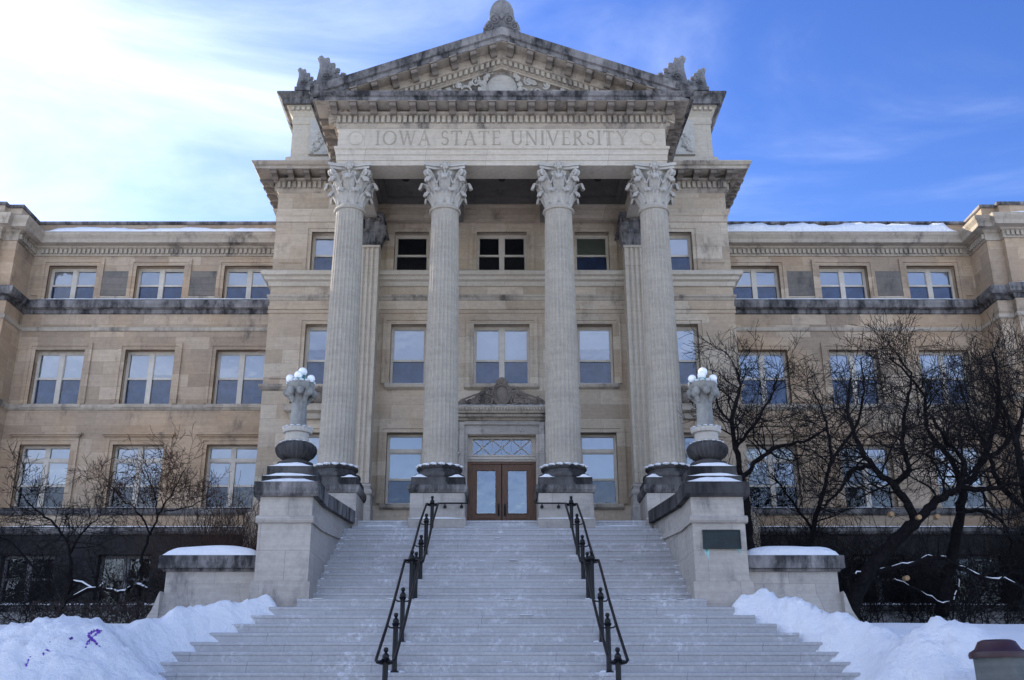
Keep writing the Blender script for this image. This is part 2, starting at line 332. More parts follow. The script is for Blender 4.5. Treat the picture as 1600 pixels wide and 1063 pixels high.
# ================================================================ the staircase
SNOWB = MB()          # thin settled snow on ledges, bases and limbs (stuff)
def lump(mb, x0, x1, y0, y1, z, h, seed=0, n=None, edge=.5, my=3):
    """a soft slab of snow lying on a flat top"""
    n = n or max(3, int((x1-x0)/.16)); vs = []
    for j in range(my+1):
        for i in range(n+1):
            u, v = i/n, j/my
            e = min(1, min(u, 1-u)*n/2.2)*min(1, (.35+v*2.2) if edge else 1)*min(1, .3+(1-v)*2)
            x = x0+(x1-x0)*u; y = y0+(y1-y0)*v
            hh = h*(.55+.75*(mnoise.noise(Vector((x*1.1+seed, y*1.3, seed)))*.5+.5))*e+.15*h*mnoise.noise(Vector((x*6, y*6, seed)))
            vs.append((x, y, z+max(.004, hh)))
    k = len(vs); vs += [(p[0], p[1], z-.003) for p in vs]; w_ = n+1; fs = []
    for j in range(my):
        for i in range(n): fs.append((j*w_+i, j*w_+i+1, (j+1)*w_+i+1, (j+1)*w_+i))
    for i in range(n): fs += [(i, k+i, k+i+1, i+1), (my*w_+i, my*w_+i+1, k+my*w_+i+1, k+my*w_+i)]
    for j in range(my): fs += [(j*w_, (j+1)*w_, k+(j+1)*w_, k+j*w_), (j*w_+n, k+j*w_+n, k+(j+1)*w_+n, (j+1)*w_+n)]
    mb.add(vs, fs)
def clump(mb, c, r, seed=0):
    for i in range(4):
        rnd = random.Random(seed*7+i); mb.ball((c[0]+rnd.uniform(-r,r)*.8, c[1]+rnd.uniform(-r,r)*.5, c[2]), r*rnd.uniform(.35,.7), 7, 1, 1, .6)

stairs = thing('stone_staircase', 'broad pale stone staircase dusted with salt, rising to the portico between two cheek walls', 'staircase', (0,12,-1.6))
RI, TR, Y0, Z0 = .165, .307, 16.03, .563
def step_prof(y0, y1, z0, z1): return [(y0, z0), (y1, z0), (y1, z1), (y0+.012, z1), (y0-.012, z1-.014), (y0-.012, z1-.05), (y0, z1-.055)]
def add_step(y0, y1, z0, z1, w_):
    mb = MB(); mb.yz(step_prof(0, y1-y0, z0-z1, 0), -w_, w_)
    o = mb.obj('step', M['step'], stairs); o.location = (0, y0-12, z1+1.6)
for k in range(-12, 9):
    wk = min(5.34, 3.74+(8-k)*.272) if k < 8 else 3.60
    add_step(Y0+k*TR, 19.6, Z0+(k-1)*RI-.012, Z0+k*RI, wk)
ZL = Z0+8*RI
for j in range(1, 13):
    add_step(19.0+(j-1)*.32, 24.0, ZL+(j-1)*.16-.012, ZL+j*.16, 3.58)
ZT = ZL+12*.16
for i, (x0, x1) in enumerate([(-3.4,-2.12), (-.85,.85), (2.12,3.4)]):
    for q in range(2):
        mb = MB(); mb.yz(step_prof(0, 3.3-q*.3, -.2, 0), x0, x1); o = mb.obj('threshold_step', M['step'], stairs); o.location = (0, 23.28+q*.3-12, ZT+.18*(q+1)+1.6)
    lump(SNOWB, x0+.02, x1-.02, 23.30, 23.38, ZT+.18, .02, i) if i != 1 else None
ZF = ZT+.36
mb = MB(); mb.box(-4.4, 4.4, 23.95, 27.3, 3.2, ZF-.006); mb.obj('portico_floor', M['step'], stairs).location = (0,-12,1.6)

# ================================================================ the hall
hall = thing('university_hall', 'long four-storey sandstone university hall with a columned portico and carved pediment', 'building', (0,0,0))
YB, YW = 27.2, 29.4
def wall(name, mat, x0, x1, z0, z1, Y, holes, depth=.34, mb=None, do=True):
    """a wall face at Y pierced by holes (x0, x1, z0, z1) with reveals"""
    mb = mb or MB()
    X = sorted({x0, x1, *[h[0] for h in holes], *[h[1] for h in holes]}); Zs = sorted({z0, z1, *[h[2] for h in holes], *[h[3] for h in holes]})
    for a, b_ in zip(X, X[1:]):
        for c_, d in zip(Zs, Zs[1:]):
            mx_, mz_ = (a+b_)/2, (c_+d)/2
            if any(h[0] < mx_ < h[1] and h[2] < mz_ < h[3] for h in holes): continue
            mb.add([(a,Y,c_),(b_,Y,c_),(b_,Y,d),(a,Y,d)], [(0,1,2,3)])
    for h in holes:
        a, b_, c_, d = h; D = Y+depth
        mb.add([(a,Y,c_),(b_,Y,c_),(b_,Y,d),(a,Y,d),(a,D,c_),(b_,D,c_),(b_,D,d),(a,D,d)], [(0,4,5,1),(1,5,6,2),(2,6,7,3),(3,7,4,0)])
    return mb.obj(name, mat, hall) if do else mb
# --- window builder
rw = random.Random(5)
def window(cx, z0, z1, w_, Y, pair=False, rail=None, transom=None, sill=True, style='arch', up='blind', lo='screen', deep=.22, fr_mat=None, sill_w=None, sill_mat='trim'):
    x0, x1 = cx-w_/2, cx+w_/2; fm = fr_mat or M['frame']; F = MB(); t_ = .065; ya, yb = Y+deep, Y+deep+.09
    F.box(x0-.01, x0+t_, ya, yb, z0, z1+.01); F.box(x1-t_, x1+.01, ya, yb, z0, z1+.01); F.box(x0+t_, x1-t_, ya, yb, z1-t_, z1+.01); F.box(x0+t_, x1-t_, ya, yb, z0-.01, z0+t_)
    bays = [(x0+t_, x1-t_)]
    if pair:
        F.box(cx-.075, cx+.075, ya-.012, yb, z0+t_, z1-t_); bays = [(x0+t_, cx-.075), (cx+.075, x1-t_)]
    if transom:
        for a, b_ in bays: F.box(a, b_, ya-.01, yb, transom-.05, transom+.05)
    rail = rail or (z0+(transom or z1))/2
    top = (transom-.05) if transom else z1-t_
    for a, b_ in bays:
        F.box(a, b_, ya+.02, yb-.01, rail-.03, rail+.03)
        for q in (a, b_): F.box(q-.018 if q == b_ else q, q if q == b_ else q+.018, ya+.015, ya+.05, rail+.03, top)
        F.box(a+.018, b_-.018, ya+.015, ya+.05, top-.03, top)
    fo = F.obj('window', fm, hall)
    if style != 'none':
        S = MB(); b1, b2 = .11, .22; hz = z1
        S.box(x0-b2, x0-b1, Y-.055, Y+.05, z0, hz+b2); S.box(x1+b1, x1+b2, Y-.055, Y+.05, z0, hz+b2); S.box(x0-b1, x1+b1, Y-.055, Y+.05, hz+b1, hz+b2)
        S.box(x0-b1, x0, Y-.03, Y+.05, z0, hz+b1); S.box(x1, x1+b1, Y-.03, Y+.05, z0, hz+b1); S.box(x0, x1, Y-.03, Y+.05, hz, hz+b1)
        if style == 'hood':
            S.box(x0-b2-.04, x1+b2+.04, Y-.12, Y+.05, hz+b2, hz+b2+.05); S.box(x0-b2-.09, x1+b2+.09, Y-.17, Y+.05, hz+b2+.05, hz+b2+.12)
        S.obj('window_surround', M['ashlar'] if Y == YB else M['wing'], fo)
    if sill:
        S = MB(); e = sill_w or .12
        S.yz([(Y+deep, z0-.16), (Y-.03, z0-.16), (Y-.10, z0-.11), (Y-.10, z0-.03), (Y-.09, z0-.012), (Y+deep, z0)], x0-e, x1+e); S.obj('sill', M[sill_mat], fo)
    bk = {'blind': 'blind', 'screen': 'screen', 'dark': 'dark', 'green': 'green_blind'}
    for i, (a, b_) in enumerate(bays):
        segs = [(z0+t_, rail-.03, lo, .05), (rail+.03, top-.03, up, .035)]
        if transom: segs.append((transom+.05, z1-t_, up, .035))
        for (c_, d, kind, yo) in segs:
            if d-c_ < .05: continue
            P = MB(); t1, t2, t3 = [rw.uniform(-.007,.007) for _ in range(3)]; P.add([(a,ya+yo+t1,c_),(b_,ya+yo+t1+t3,c_),(b_,ya+yo+t2+t3,d),(a,ya+yo+t2,d)], [(0,1,2,3)]); P.obj('pane', M['glass' if kind in ('blind','green') else 'glass_lo'], fo)
            kinds = kind if isinstance(kind, str) else kind[i]
            nm = {'blind':'blind','green':'blind','screen':'insect_screen','dark':'dark_room_sheet'}[kinds]  # a flat dark sheet close behind the pane stands for the unlit room
            if kinds == 'blind' and d-c_ > .5 and rw.random() < .42:
                cut = c_+(d-c_)*rw.uniform(.1,.4)
                P = MB(); P.add([(a,ya+.085,cut),(b_,ya+.085,cut),(b_,ya+.085,d),(a,ya+.085,d)], [(0,1,2,3)]); P.obj('blind', M['blind'], fo)
                P = MB(); P.add([(a,ya+.12,c_-.02),(b_,ya+.12,c_-.02),(b_,ya+.12,cut+.05),(a,ya+.12,cut+.05)], [(0,1,2,3)]); P.obj('dark_room_sheet', M['screen'], fo)
            else:
                P = MB(); P.add([(a,ya+.085+.01,c_-.02),(b_,ya+.095,c_-.02),(b_,ya+.095,d+.02),(a,ya+.095,d+.02)], [(0,1,2,3)]); P.obj(nm, M[bk[kinds]], fo)
    return fo
def hole(cx, z0, z1, w_): return (cx-w_/2, cx+w_/2, z0, z1)

# --- central block: front wall with openings, side walls
F3, F2, F1 = (11.98, 13.27), (8.60, 10.37), (5.24, 7.20)
H = []
for s in (-1, 1):
    for cx in (2.64, 5.07):
        H += [hole(s*cx, *F3, 1.0), hole(s*cx, *F2, 1.0), hole(s*cx, *F1, 1.0)]
H += [hole(0, *F3, 1.46), hole(0, *F2, 1.58), (-.93, .93, ZF-.1, 7.12)]
wall('block_wall', M['ashlar'], -6.65, 6.65, 1.5, 13.605, YB, H)
for s in (-1, 1):
    mb = MB(); x = s*6.65; mb.add([(x,YB,1.5),(x,YW+.5,1.5),(x,YW+.5,13.605),(x,YB,13.605)], [(0,1,2,3)]); mb.obj('block_side_wall', M['ashlar'], hall)
# body behind, keeps the inside dark and closes the roof
mb = MB(); mb.box(-6.6, 6.6, YB+.62, 45, 1.5, 15.2); mb.box(-27, -6.7, YW+.62, 45, 1.5, 14.3); mb.box(6.7, 27, YW+.62, 45, 1.5, 14.3)
mb.obj('roof', M['leadroof'], hall)
for s in (-1, 1):
    window(s*2.64, *F3, 1.0, YB, rail=12.62, sill=False, up='dark' if s < 0 else 'green', lo='dark' if s < 0 else 'screen')
    window(s*5.07, *F3, 1.0, YB, rail=12.62, sill=False)
    window(s*2.64, *F2, 1.0, YB, rail=9.36); window(s*5.07, *F2, 1.0, YB, rail=9.36, sill=False)
    window(s*2.64, *F1, 1.0, YB, rail=5.95, transom=6.74); window(s*5.07, *F1, 1.0, YB, rail=5.95, transom=6.74, up='blind')
window(0, *F3, 1.46, YB, pair=True, rail=12.62, sill=False, up='dark', lo='dark')
window(0, *F2, 1.58, YB, pair=True, rail=9.36, sill_w=.25)

# --- wings
WX = (7.93, 10.69, 13.43)
W3, W2, W1, W0 = (11.97, 13.17), (8.66, 10.38), (5.55, 7.42), (2.86, 4.22)
for s in (-1, 1):
    xa, xb = (-14.75, -6.65) if s < 0 else (6.65, 14.75)
    up_h = [hole(s*x, *q, 1.5) for x in WX for q in (W3, W2, W1)]
    wall('wing_wall', M['wing'], xa, xb, 4.86, 14.66, YW, up_h)
    wall('basement_wall', M['dirty_shaded'], xa, xb, 1.2, 4.86, YW, [hole(s*x, *W0, 1.5) for x in WX])
    for i, x in enumerate(WX):
        window(s*x, *W3, 1.5, YW, True, rail=12.60, sill=False)
        window(s*x, *W2, 1.5, YW, True, rail=9.53)
        window(s*x, *W1, 1.5, YW, True, rail=6.24, transom=7.0, style='hood', lo='dark', sill=False)
        window(s*x, *W0, 1.5, YW, True, rail=3.55, style='none', up='dark', lo='dark', sill=False, fr_mat=M['greyframe'])
    for xc, w_ in ((9.31, 1.0), (12.06, 1.0), (14.45, .34)):
        mb = MB(); xc *= s
        mb.box(xc-w_/2, xc+w_/2, YW-.035, YW+.02, 12.16, 12.98)
        mb.obj('stone_panel', M['panel'] if abs(xc) < 14 else M['wing'], hall)
        if abs(xc) < 14:
            mb = MB(); mb.box(xc-.56, xc+.56, YW-.045, YW+.02, 12.03, 12.14); mb.box(xc-.6, xc+.6, YW-.06, YW+.02, 8.7, 10.62) if False else None
            mb.obj('panel_ledge', M['trim'], hall)
    # end pavilion stepping forward
    mb = MB(); xo = s*14.75; xo2 = s*15.2
    for (y, z0, z1) in ((0, 4.86, 14.66),):
        mb.add([(xo,YW,z0),(xo,28.25,z0),(xo,28.25,z1),(xo,YW,z1)], [(0,1,2,3)])
        mb.add([(xo,28.25,z0),(xo2,28.25,z0),(xo2,28.25,z1),(xo,28.25,z1)], [(0,1,2,3)])
        mb.add([(xo2,28.25,z0),(xo2,28.05,z0),(xo2,28.05,z1),(xo2,28.25,z1)], [(0,1,2,3)])
        mb.add([(xo2,28.05,z0),(s*27,28.05,z0),(s*27,28.05,z1),(xo2,28.05,z1)], [(0,1,2,3)])
        mb.add([(s*27,28.05,z0),(s*27,45,z0),(s*27,45,z1),(s*27,28.05,z1)], [(0,1,2,3)])
    mb.obj('pavilion_wall', M['wing'], hall)
    mb = MB()
    mb.add([(xo,YW,1.2),(xo,28.25,1.2),(xo,28.25,4.86),(xo,YW,4.86)], [(0,1,2,3)]); mb.add([(xo,28.25,1.2),(xo2,28.25,1.2),(xo2,28.25,4.86),(xo,28.25,4.86)], [(0,1,2,3)])
    mb.add([(xo2,28.25,1.2),(xo2,28.05,1.2),(xo2,28.05,4.86),(xo2,28.25,4.86)], [(0,1,2,3)]); mb.add([(xo2,28.05,1.2),(s*27,28.05,1.2),(s*27,28.05,4.86),(xo2,28.05,4.86)], [(0,1,2,3)])
    mb.obj('pavilion_base_wall', M['dirty_shaded'], hall)
    path = [(-27,28.05),(-15.2,28.05),(-15.2,28.25),(-14.75,28.25),(-14.75,YW),(-6.65,YW)]
    if s > 0: path = [(-x, y) for x, y in reversed(path)]
    def course(name, prof, mat):
        mb = MB(); mb.sweep(path, prof); return mb.obj(name, M[mat], hall)
    course('wing_cornice', [(0,13.50),(.04,13.50),(.05,13.54),(.05,13.72),(.12,13.76),(.14,13.80),(.36,13.82),(.38,13.93),(.46,14.05),(.48,14.13),(.02,14.16),(0,14.16)], 'trim')
    mb = MB(); xs_ = [x for x in [k*.145+6.75 for k in range(56)] if x < 14.55]
    for x in xs_: mb.box(s*x-.042, s*x+.042, YW-.125, YW-.045, 13.56, 13.71)
    for k in range(7): mb.box(s*14.75-(.12 if s>0 else -.12)-.04, s*14.75-(.12 if s>0 else -.12)+.04, 28.32+k*.145, 28.40+k*.145, 13.56, 13.71) if False else None
    for k in range(60):
        x = s*(15.28+k*.145); mb.box(x-.042, x+.042, 28.05-.125, 28.05-.045, 13.56, 13.71)
    for k in range(8):
        y = 28.28+k*.145; mb.box(s*14.75-s*.125, s*14.75-s*.045, y-.042, y+.042, 13.56, 13.71) if s > 0 else mb.box(-14.75+.045, -14.75+.125, y-.042, y+.042, 13.56, 13.71)
    mb.obj('dentil_course', M['trim'], hall)
    course('parapet_coping', [(-.3,14.60),(.03,14.60),(.06,14.63),(.06,14.70),(-.3,14.72)], 'coping')
    course('string_course', [(0,11.54),(.05,11.56),(.07,11.66),(.20,11.70),(.24,11.84),(.24,11.92),(.20,11.955),(0,11.965)], 'coping')
    course('frieze_band', [(0,10.98),(.03,10.98),(.05,11.02),(.05,11.10),(0,11.12)], 'trim')
    course('sill_course', [(0,8.46),(.04,8.48),(.08,8.54),(.08,8.63),(0,8.655)], 'trim')
    course('lower_sill_course', [(0,5.33),(.05,5.34),(.10,5.39),(.12,5.50),(0,5.545)], 'coping')
    course('water_table', [(0,4.78),(.08,4.80),(.14,4.86),(.14,4.95),(0,5.0)], 'coping')
    course('foundation_ledge', [(0,2.66),(.16,2.66),(.16,2.78),(0,2.83)], 'coping')
    course('foundation', [(0,1.0),(.10,1.0),(.10,2.65),(0,2.65)], 'concrete')
    # snow lying along the ledges
    a, b_ = (-14.3, -6.9) if s < 0 else (6.75, 14.25)
    lump(SNOWB, a, b_, YW-.46, YW-.02, 14.15, .2 if s < 0 else .36, 3+s)
    lump(SNOWB, a, b_, YW-.22, YW-.02, 11.962, .05, 7+s)
    for x in WX: lump(SNOWB, s*x-.7, s*x+.7, YW-.10, YW+.10, 5.545, .03, x*s)
    lump(SNOWB, a, b_, YW-.13, YW-.01, 4.985, .03, 11+s); lump(SNOWB, a, b_, YW-.15, YW-.01, 2.815, .05, 13+s)
    lump(SNOWB, 15.3*s if s > 0 else -18.9, 18.9 if s > 0 else -15.3, 27.6, 28.0, 14.15, .08, 5); lump(SNOWB, 15.3*s if s > 0 else -18.9, 18.9 if s > 0 else -15.3, 27.82, 28.0, 11.962, .05, 6)

# --- block string courses (between the portico columns too)
bp_ = [(-6.65,YW),(-6.65,YB),(6.65,YB),(6.65,YW)]
def bcourse(name, prof, mat, path=bp_):
    mb = MB(); mb.sweep(path, prof); return mb.obj(name, M[mat], hall)
bcourse('string_course', [(0,11.52),(.06,11.54),(.08,11.66),(.16,11.70),(.18,11.78),(.26,11.82),(.27,11.92),(.24,11.955),(0,11.97)], 'smooth')
bcourse('frieze_band', [(0,11.10),(.03,11.12),(.05,11.18),(.08,11.20),(.08,11.26),(0,11.28)], 'trim')
for z in (10.92, 10.80): bcourse('fascia_band', [(0,z-.09),(.028,z-.09),(.028,z),(0,z+.006)], 'ashlar')
for s in (-1, 1):
    pp = [(-6.65,YW),(-6.65,YB),(-4.35,YB)]
    if s > 0: pp = [(-x, y) for x, y in reversed(pp)]
    bcourse('sill_course', [(0,8.40),(.05,8.43),(.10,8.50),(.10,8.57),(0,8.595)], 'trim', pp)
    bcourse('base_course', [(0,1.4),(.14,1.4),(.14,4.95),(.05,5.02),(0,5.03)], 'ashlar', pp)
for s in (-1, 1):
    for k in range(2):    # raised upper panels beside the outer third-floor windows
        pass
    for za_, zb_ in ((12.28, 13.46), (8.75, 10.6)):
        mb = MB(); mb.box(s*6.1-.38, s*6.1+.38, YB-.03, YB+.02, za_, zb_); mb.obj('raised_panel', M['ashlar'], hall)

# --- entablature profile shared by the portico and the block
ENT = [(-.5,13.46),(0,13.46),(0,13.60),(.018,13.60),(.018,13.76),(.036,13.76),(.036,13.90),(.075,13.93),(.085,13.99),(0,14.01),(0,14.56),(.03,14.59),(.07,14.64),(.07,14.90),(.16,14.94),(.19,14.97),(.19,15.06),(.60,15.06),(.60,15.15),(.65,15.17),(.71,15.25),(.71,15.275),(.0,15.31),(-.5,15.31)]
def split(prof, z): return prof
PF = 23.62; PX = 4.33
ppath = [(-PX,YB-.01),(-PX,PF),(PX,PF),(PX,YB-.01)]
lowp = [(-.72,13.46)]+ENT[1:11]+[(-.72,14.56)]
upp = [(-.72,14.562)]+[(o+.001, z+.002) for o, z in ENT[10:16]]+[(-.72,15.06)]
crn = [(-.72,15.062)]+[(.19,15.062)]+ENT[17:23]+[(-.72,15.31)]
ent = MB(); ent.sweep(ppath, lowp); ent = ent.obj('portico_entablature', M['smooth'], hall)
mb = MB(); mb.sweep(ppath, upp)
def dentils(mb, x0, x1, y, z0=14.68, z1=14.88, p=.145, along='x', out=-1):
    n = int(abs(x1-x0)/p); p = (x1-x0)/n
    for i in range(n):
        c_ = x0+p*(i+.5)
        if along == 'x': mb.box(c_-.045, c_+.045, y+out*.075 if out < 0 else y, y if out < 0 else y+.075, z0, z1)
        else: mb.box(y-.075 if out < 0 else y, y if out < 0 else y+.075, c_-.045, c_+.045, z0, z1)
dentils(mb, -PX-.06, PX+.06, PF-.071); dentils(mb, PF, YB, -PX-.071, along='y', out=-1); dentils(mb, PF, YB, PX+.071, along='y', out=1)
mb.obj('bed_moulding', M['trim'], hall)
mb = MB(); mb.sweep(ppath, [(-.7,15.05),(.58,15.05),(.58,15.0605),(-.7,15.0605)]); mb.obj('soffit', M['trim'], hall)
mb = MB(); mb.sweep(ppath, crn); cor = mb.obj('horizontal_cornice', M['coping'], hall)
# modillion: a scrolled bracket, out along -Y
def modillion_mesh():
    mb = MB(); prof = [(0,0),(0,-.19),(-.06,-.195),(-.10,-.175),(-.14,-.13),(-.24,-.10),(-.30,-.125),(-.355,-.12),(-.385,-.085),(-.385,-.04),(-.385,0)]
    mb.yz(prof, -.085, .085); mb.box(-.105, .105, -.425, 0, -.035, .0); 
    return mb.mesh('modillion', M['modillion'])
mmod = modillion_mesh()
def modillion(parent, loc, rz=0, shear=0):
    o = bpy.data.objects.new('modillion', mmod); C.objects.link(o); o.parent = parent; o.location = loc; o.rotation_euler = (0, shear, rz)
for i in range(18): modillion(cor, (-4.42+i*8.84/17, PF-.192, 15.051))
for s in (-1, 1):
    for i in range(6): modillion(cor, (s*(PX+.192), 24.0+i*.53, 15.06), R(-90) if s < 0 else R(90))
# letters
def letter(ch):
    T, t_, se = .135, .055, .10; P = []
    def stem(x, th=T, top=True, bot=True):
        P.append([(x-th/2,0),(x+th/2,0),(x+th/2,1),(x-th/2,1)])
        if bot: P.append([(x-th/2-se,0),(x+th/2+se,0),(x+th/2+se*.2,.05),(x-th/2-se*.2,.05)])
        if top: P.append([(x-th/2-se,1),(x-th/2-se*.2,.95),(x+th/2+se*.2,.95),(x+th/2+se,1)])
    def line(x0, y0, x1, y1, th): P.append([(x0-th/2,y0),(x0+th/2,y0),(x1+th/2,y1),(x1-th/2,y1)])
    def ser(x, y, w_=.13): P.append([(x-w_,y),(x+w_,y),(x+w_*.5,y+(.05 if y < .5 else -.05)),(x-w_*.5,y+(.05 if y < .5 else -.05))])
    def bar(x0, x1, y, th=t_): P.append([(x0,y),(x1,y),(x1,y+th),(x0,y+th)])
    def arc(cx, cy, rx, ry, a0, a1, tk=T, tn=t_, n=20):
        for i in range(n):
            A = a0+(a1-a0)*i/n; B = a0+(a1-a0)*(i+1)/n; q = []
            for a, side in ((A,1),(B,1),(B,-1),(A,-1)):
                th = tn+(tk-tn)*abs(math.cos(a))**1.5
                q.append((cx+(rx+side*th/2)*math.cos(a), cy+(ry+side*th/2)*math.sin(a)))
            P.append(q)
    pi = math.pi
    if ch == 'I': stem(.17); W = .34
    elif ch == 'O': arc(.5,.5,.43,.47,0,2*pi,n=36); W = 1.0
    elif ch == 'W': line(.08,1,.36,0,T); line(.36,0,.6,1,t_); line(.56,1,.84,0,T); line(.84,0,1.1,1,t_); ser(.08,1); ser(.58,1); ser(1.1,1); W = 1.2
    elif ch == 'A': line(.08,0,.42,1,t_); line(.42,1,.76,0,T); bar(.22,.66,.33); ser(.08,0); ser(.76,0); W = .86
    elif ch == 'V': line(.08,1,.42,0,T); line(.42,0,.76,1,t_); ser(.08,1); ser(.76,1); W = .86
    elif ch == 'S': arc(.3,.74,.2,.235,pi*.12,pi*1.5,.09,.07); arc(.3,.27,.22,.245,-pi*.88,pi*.5,.12,.07); W = .58
    elif ch == 'T': stem(.38,top=False); bar(.04,.72,.945); line(.05,.8,.03,1,.05); line(.71,.8,.73,1,.05); W = .76
    elif ch == 'E': stem(.16); bar(.16,.56,.945); bar(.16,.5,.49); bar(.16,.58,0); line(.58,.2,.6,0,.05); line(.55,.8,.57,1,.05); W = .64
    elif ch == 'U': stem(.15,bot=False); P[0] = [(.08,.35),(.22,.35),(.22,1),(.08,1)]; arc(.43,.35,.28,.32,pi,2*pi,T,t_); P.append([(.68,.35),(.735,.35),(.735,1),(.68,1)]); ser(.71,1); W = .86
    elif ch == 'N': stem(.12,t_); line(.12,1,.74,0,T); P.append([(.72,0),(.775,0),(.775,1),(.72,1)]); ser(.745,1); W = .88
    elif ch == 'R': stem(.16); arc(.3,.745,.25,.225,-pi/2,pi/2,T,t_); bar(.16,.32,.945); bar(.16,.32,.49); line(.34,.52,.70,0,T); ser(.72,0,.1); W = .78
    elif ch == 'Y': line(.08,1,.4,.46,T); line(.4,.46,.72,1,t_); P.append([(.335,0),(.465,0),(.465,.48),(.335,.48)]); ser(.08,1); ser(.72,1); ser(.4,0); W = .8
    return P, W
def inscription(text, x0, x1, z0, h, y, mat, parent):
    W = 0; items = []; word = 0
    for ch in text:
        if ch == ' ': W += .55; word += 1; continue
        P, w_ = letter(ch); items.append((P, W, word)); W += w_+.15
    sc = (x1-x0)/(W-.15); k = 0
    for wd in range(word+1):
        mb = MB()
        for P, o, q_ in items:
            if q_ != wd: continue
            for q in P:
                k += 1; yy = y-.006-.0006*(k % 9)
                mb.xz([(x0+(o+a)*sc, z0+b_*h) for a, b_ in q], y+.003, yy)
        mb.obj('inscription_word', mat, parent)
inscription('IOWA STATE UNIVERSITY', -3.34, 3.34, 14.07, .43, PF, M['letter'], hall)
for s in (-1, 1):
    mb = MB()
    mb.tube([(s*3.86+.2*math.cos(a*R(10)), PF-.004, 14.28+.2*math.sin(a*R(10))) for a in range(37)], .016, 6)
    mb.ball((s*3.86, PF+.0, 14.28), .185, 24, 1, .12, 1)
    mb.obj('frieze_medallion', M['smooth'], hall, True)
# --- pediment
SLP = .374
def rake(mb, prof, L_, zA, cutz=None):
    """prof = (y, dz) swept down both slopes from the apex"""
    for s in (-1, 1):
        mb.prism(prof, lambda p: (0, p[0], zA+p[1]), lambda p: (s*L_, p[0], zA+p[1]-SLP*L_))
mb = MB(); rake(mb, [(22.92,-.04),(22.90,0),(22.95,-.20),(23.02,-.22),(23.02,-.34),(23.75,-.34),(27.4,.0),(27.4,.04),(23.75,.04)], 5.02, 17.27)
rk = mb.obj('raking_cornice', M['coping'], hall)
mb = MB(); rake(mb, [(23.05,-.352),(23.05,-.3405),(23.7,-.3405),(23.7,-.352)], 4.95, 17.27); mb.obj('raking_soffit', M['trim'], hall)
mb = MB(); rake(mb, [(23.43,-.38),(23.43,-.345),(23.9,-.345),(23.9,-.83),(23.61,-.83),(23.60,-.79),(23.55,-.76),(23.55,-.60),(23.46,-.56)], 4.6, 17.27)
def rd(s, x, hw, y0, y1, za, zb):
    z = lambda q: 17.27-SLP*q
    vs = []
    for yy in (y0, y1):
        for (q, zz) in ((x-hw, za), (x+hw, za), (x+hw, zb), (x-hw, zb)): vs.append((s*q, yy, z(q)+zz))
    mb.add(vs, [(0,1,2,3),(4,7,6,5),(0,4,5,1),(1,5,6,2),(2,6,7,3),(3,7,4,0)])
for s in (-1, 1):
    for i in range(30): rd(s, .09+i*.145, .045, 23.47, 23.545, -.745, -.60)
mb.obj('raking_bed_moulding', M['trim'], hall)
for s in (-1, 1):
    for i in range(9):
        x = s*(.27+i*.52); modillion(rk, (x, 23.425, 17.27-.342-SLP*abs(x)), 0, math.atan(SLP)*s)
mb = MB(); mb.xz([(-3.9,15.25),(3.9,15.25),(0,15.25+3.9*SLP-.02)], 23.70, 23.95); mb.obj('tympanum', M['modillion'], hall)
# scrolling foliage ornament
def spiral(mb, cx, cz, r, y, turns=1.6, a0=0, dirn=1, tr_=.03, n=26, dy=.0):
    pts = []; rr = []
    for i in range(n+1):
        u = i/n; a = a0+dirn*turns*2*math.pi*u; q = r*(1-u*.82)
        pts.append((cx+q*math.cos(a), y-dy*u, cz+q*math.sin(a))); rr.append(tr_*(1-.45*u))
    mb.tube(pts, rr, 6); mb.ball((pts[-1][0], y-dy-.01, pts[-1][2]), tr_*1.3, 8)
def leafblob(mb, x, z, y, l, w_, a, th=.04):
    ca, sa = math.cos(a), math.sin(a); n = 7; vs = []
    for i in range(n):
        u = i/(n-1); ww = w_*math.sin(math.pi*(u*.86+.08))*(1+.25*(i % 2)); bow = th*math.sin(math.pi*u)
        for k, (q, d) in enumerate(((-ww, 0), (0, 1), (ww, 0))):
            vs.append((x+ca*l*u-sa*q, y-bow*(.35+.65*d), z+sa*l*u+ca*q))
    fs = []
    for i in range(n-1): fs += [(i*3, i*3+1, i*3+4, i*3+3), (i*3+1, i*3+2, i*3+5, i*3+4)]
    k = len(vs); vs += [(p[0], y+.02, p[2]) for p in vs]
    fs += [tuple(k+q for q in reversed(f)) for f in fs]
    for i in range(n-1): fs += [(i*3, i*3+3, k+i*3+3, k+i*3), (i*3+2, k+i*3+2, k+i*3+5, i*3+5)]
    mb.add(vs, fs)
mb = MB(); rr_ = random.Random(3)
mb.lathe([(.001,.0),(.27,.02),(.34,.05),(.40,.03),(.42,.0)], (0,0,0), 28)
for i in range(len(mb.v)): v = mb.v[i]; mb.v[i] = (v[0], 23.68-v[2]*2.2, 15.83+v[1]*1.05)
mb.obj('tympanum_medallion', M['carved'], hall, True); mb = MB()
for s in (-1, 1):
    for k, (x, z, r) in enumerate([(.55,15.55,.16),(.72,15.86,.13),(.95,15.58,.17),(1.2,15.78,.12),(1.4,15.52,.15),(1.68,15.62,.11),(1.9,15.45,.12),(2.25,15.42,.10),(2.6,15.38,.08)]):
        spiral(mb, s*x, z, r, 23.66, 1.4, k*1.3, s, .028)
        for q in range(3): leafblob(mb, s*(x+rr_.uniform(-.1,.1)), z+rr_.uniform(-.08,.08), 23.66, r*1.3, r*.4, rr_.uniform(0, 6.28), .05)
for i in range(14): leafblob(mb, .42*math.cos(i*math.pi/13), 15.68+.44*math.sin(i*math.pi/13), 23.67, .16, .06, i*math.pi/13+rr_.uniform(-.4,.4), .05)
for i in range(len(mb.v)): v = mb.v[i]; mb.v[i] = (v[0]*1.0, v[1], 15.25+(v[2]-15.25)*1.36)
mb.obj('tympanum_relief', M['carved'], hall, True)
